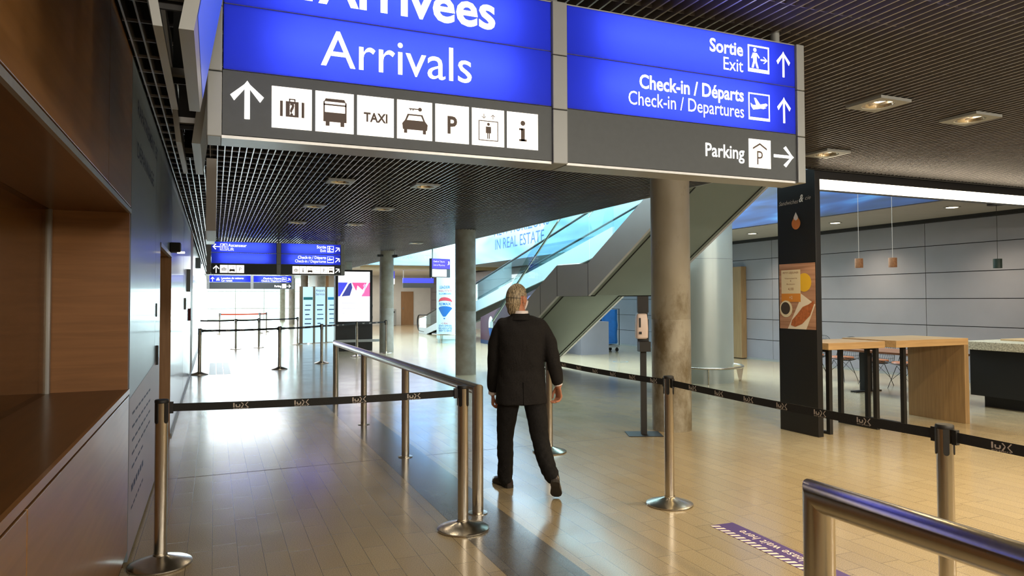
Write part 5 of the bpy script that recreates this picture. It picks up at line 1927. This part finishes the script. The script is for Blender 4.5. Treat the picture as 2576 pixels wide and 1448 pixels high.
hm = bpy.data.materials.new('grey blond hair')
hm.use_nodes = True
N_, L_ = hm.node_tree.nodes, hm.node_tree.links
tc = N_.new('ShaderNodeTexCoord')
mp = N_.new('ShaderNodeMapping')
mp.inputs['Scale'].default_value = (70, 70, 7)
nz = N_.new('ShaderNodeTexNoise')
nz.inputs['Scale'].default_value = 2.2
nz.inputs['Detail'].default_value = 6
rp_ = N_.new('ShaderNodeValToRGB')
rp_.color_ramp.elements[0].color = lin('574a38')
rp_.color_ramp.elements[0].position = 0.36
rp_.color_ramp.elements[1].color = lin('b5a17e')
rp_.color_ramp.elements[1].position = 0.6
bp_ = N_.new('ShaderNodeBump')
bp_.inputs['Strength'].default_value = 0.6
bp_.inputs['Distance'].default_value = 0.004
L_.new(tc.outputs['Object'], mp.inputs[0])
L_.new(mp.outputs[0], nz.inputs['Vector'])
L_.new(nz.outputs['Fac'], rp_.inputs[0])
L_.new(rp_.outputs[0], N_['Principled BSDF'].inputs['Base Color'])
L_.new(nz.outputs['Fac'], bp_.inputs['Height'])
L_.new(bp_.outputs[0], N_['Principled BSDF'].inputs['Normal'])
N_['Principled BSDF'].inputs['Roughness'].default_value = 0.45
mb = MB()
head_mesh(mb, hair_pt, 128, 60)
mb.build('hair', hm, man, smooth=True)
# face mask with ear loops, dark spectacle cord, eyes
mb = MB()


def mask_pt(th, ph):
    p, (x, y, z) = head_pt(th, ph)
    k = max(0, min(1, (y - 0.42) / 0.12)) * max(0, min(1, (0.02 - z) / 0.08)) * max(0, min(1, (z + 0.9) / 0.1))
    return p + (p - HC).normalized() * (-0.012 * (1 - k) + 0.012 * k)


head_mesh(mb, mask_pt, 64, 40)
mb.build('face_mask', shirt_m, man, smooth=True)
for sx in (-1, 1):
    b0 = HC + HR * sx * 0.068
    MB().tube([b0 + HF * 0.052 - Z * 0.012, b0 + HR * sx * 0.016 + HF * 0.020 + Z * 0.012, b0 + HR * sx * 0.019 - HF * 0.004 + Z * 0.033, b0 + HR * sx * 0.018 - HF * 0.024 + Z * 0.01,
               b0 + HR * sx * 0.014 - HF * 0.018 - Z * 0.03, b0 + HF * 0.01 - Z * 0.055, b0 + HF * 0.045 - Z * 0.062], 0.0016, 6, mitre=False).build('mask_loop', wht_m, man)
    ec = HC + HR * sx * 0.031 + HF * 0.080
    MB().ball(ec, 0.011, 0.011, 0.011, 12, 8).build('eye', wht_m, man, smooth=True)
cord = []
for i in range(21):
    th = PI + (PI) * i / 20
    p = hair_pt(th, 0.14 - 0.10 * abs(i / 20 - 0.45))
    cord.append(p + (p - HC).normalized() * 0.0025)
MB().tube(cord, 0.0018, 6, mitre=False).build('spectacle_cord', black_m, man)

# shirt collar and cuffs
mb = MB()
nk = C0 + Z * 1.455 - R * 0.012
mb.rings([ring(nk + Z * z - F * 0.004 + R * 0.006, r, r * 1.02, 32, 1.0) for z, r in ((-0.03, .074), (0.045, .066), (0.052, .064), (0.045, .061), (-0.03, .068))])
mb.build('shirt_collar', shirt_m, man, smooth=True)
for w, el, r in (('wrL', 'elL', .037), ('wrR', 'elR', .036)):
    a = J[w]
    d = (J[w] - J[el]).normalized()
    MB().tube([a - d * 0.05, a + d * (0.030 if w == 'wrL' else 0.013)], r, 20).build('shirt_cuff', shirt_m, man, smooth=40)

# jacket: trunk and two sleeves grown into one garment
jk = MB()
prof = ((0.745, .213, .150), (0.80, .211, .150), (0.90, .203, .142), (1.02, .190, .130), (1.12, .190, .132), (1.24, .196, .136), (1.33, .202, .130), (1.39, .206, .108), (1.428, .192, .085), (1.452, .13, .074), (1.468, .085, .070))
jk.rings([ring(C0 + Z * z - F * (0.010 if 1.1 < z < 1.4 else 0.0), rx, ry, 40, 0.82) for z, rx, ry in prof])
eL = (J['wrL'] - J['elL']).normalized()
eR = (J['wrR'] - J['elR']).normalized()
limb(jk, [J['shL'] + R * 0.02 - Z * 0.004, J['shL'] * 0.5 + J['elL'] * 0.5 - R * 0.012, J['elL'], J['wrL'] - eL * 0.03], [0.066, 0.066, 0.060, 0.051], 8, 24)
limb(jk, [J['shR'] - R * 0.02 - Z * 0.004, J['shR'] * 0.5 + J['elR'] * 0.5 + R * 0.012, J['elR'], J['wrR'] - eR * 0.03], [0.066, 0.066, 0.060, 0.051], 8, 24)


def wrinkle(p):
    return 0.0035 * math.sin(p.z * 38 + p.x * 34 + 3 * math.sin(p.y * 17)) * math.sin(p.x * 21 - p.z * 13)


jacket = mesh_obj('jacket', evaluated(jk, 0.0085, 4), suit_m, man, wrinkle)
mb = MB()
mb.rings([ring(nk + Z * z + F * f_ + R * 0.004, r, r * 0.98, 36, 1.0) for z, r, f_ in ((-0.022, .105, -.004), (0.004, .088, 0), (0.026, .078, 0), (0.030, .074, 0), (0.022, .071, 0), (-0.02, .085, 0))])
mb.build('jacket_collar', suit_m, man, smooth=True)
mb = MB()
back = C0 - F * 0.1525
mb.hexa([back - R * 0.002 + Z * 0.745, back + R * 0.002 + Z * 0.745, back + R * 0.002 + Z * 0.745 + F * 0.02, back - R * 0.002 + Z * 0.745 + F * 0.02],
        [back - R * 0.0015 + Z * 0.93 + F * 0.010, back + R * 0.0015 + Z * 0.93 + F * 0.010, back + R * 0.0015 + Z * 0.93 + F * 0.03, back - R * 0.0015 + Z * 0.93 + F * 0.03])
mb.build('jacket_vent', mat('black seam', '0b0a09', 0.95, 0, 0, 8, 0, None, 0.0), man)

# trousers
tr = MB()
tr.rings([ring(C0 + Z * z, rx, ry, 32, 0.85) for z, rx, ry in ((0.755, .165, .118), (0.80, .182, .128), (0.90, .18, .125), (0.98, .17, .115))])
limb(tr, [J['hipL'] - Z * 0.02, J['hipL'] * 0.5 + J['knL'] * 0.5 - R * 0.004, J['knL'], J['knL'] * 0.45 + J['anL'] * 0.55 + F * -0.012, J['anL'] - Z * 0.005], [0.097, 0.088, 0.071, 0.067, 0.062], 8, 24)
limb(tr, [J['hipR'] - Z * 0.02, J['hipR'] * 0.5 + J['knR'] * 0.5 + R * 0.004, J['knR'], J['knR'] * 0.45 + J['anR'] * 0.55 - F * 0.005, J['anR'] + Z * 0.052 - F * 0.012], [0.097, 0.088, 0.072, 0.068, 0.060], 8, 24)


def wrinkle2(p):
    k = max(0, 0.75 - p.z)
    return (0.004 * math.sin(p.z * 31 + p.x * 70 + 2 * math.sin(p.y * 40)) * math.sin(p.x * 33 + p.y * 45 + p.z * 14) + 0.0016 * math.sin(p.z * 83 - p.x * 90 + p.y * 60)) * min(1, 0.4 + k)


trousers = mesh_obj('trousers', evaluated(tr, 0.008, 3), suitt_m, man, wrinkle2)


# shoes
def shoe(heel, toe, upv, side):
    heel, toe = Vector(heel), Vector(toe)
    a = (toe - heel).normalized()
    lat = a.cross(Vector(upv)).normalized()
    u_ = lat.cross(a).normalized()
    Ls = (toe - heel).length
    sh = MB()
    rg = []
    for t_, w_, h_, z0 in ((0.0, .018, .045, .016), (0.03, .030, .062, .012), (0.12, .035, .080, .010), (0.28, .034, .088, .010), (0.42, .035, .074, .010), (0.6, .042, .056, .010), (0.78, .045, .046, .010), (0.92, .036, .036, .011), (0.985, .018, .024, .013), (1.0, .006, .018, .014)):
        c = heel + a * Ls * t_
        rg.append([c + lat * w_ * math.copysign(abs(math.cos(b_)) ** .8, math.cos(b_)) + u_ * (z0 + (h_ if math.sin(b_) > 0 else 0.006) * (abs(math.sin(b_)) ** .75) * (1 if math.sin(b_) > 0 else -1)) for b_ in [2 * PI * i / 22 for i in range(22)]])
    sh.rings(rg)
    o = sh.build('shoe', shoe_m, man, smooth=True)
    so = MB()
    out = []
    for t_, w_ in ((0.0, .012), (0.02, .030), (0.12, .037), (0.3, .034), (0.45, .033), (0.62, .043), (0.78, .047), (0.92, .037), (0.99, .016)):
        out.append((t_, w_))
    pts = [(t_ * Ls, -w_) for t_, w_ in out] + [(t_ * Ls, w_) for t_, w_ in reversed(out)]
    so.prism(pts, heel, a, u_.cross(a), u_ * 0.012)
    hp = [p for p in pts if p[0] <= 0.3 * Ls]
    so.prism([(t_ * Ls, -w_) for t_, w_ in out[:4]] + [(t_ * Ls, w_) for t_, w_ in reversed(out[:4])], heel - u_ * 0.012, a, u_.cross(a), u_ * 0.014)
    so.build('sole', sole_m, o)
    return o


shoe((2.330, 5.560, 0.0125), (2.290, 5.835, 0.003), Z, -1)
shoe((2.462, 4.985, 0.185), (2.558, 5.150, 0.006), Z, 1)
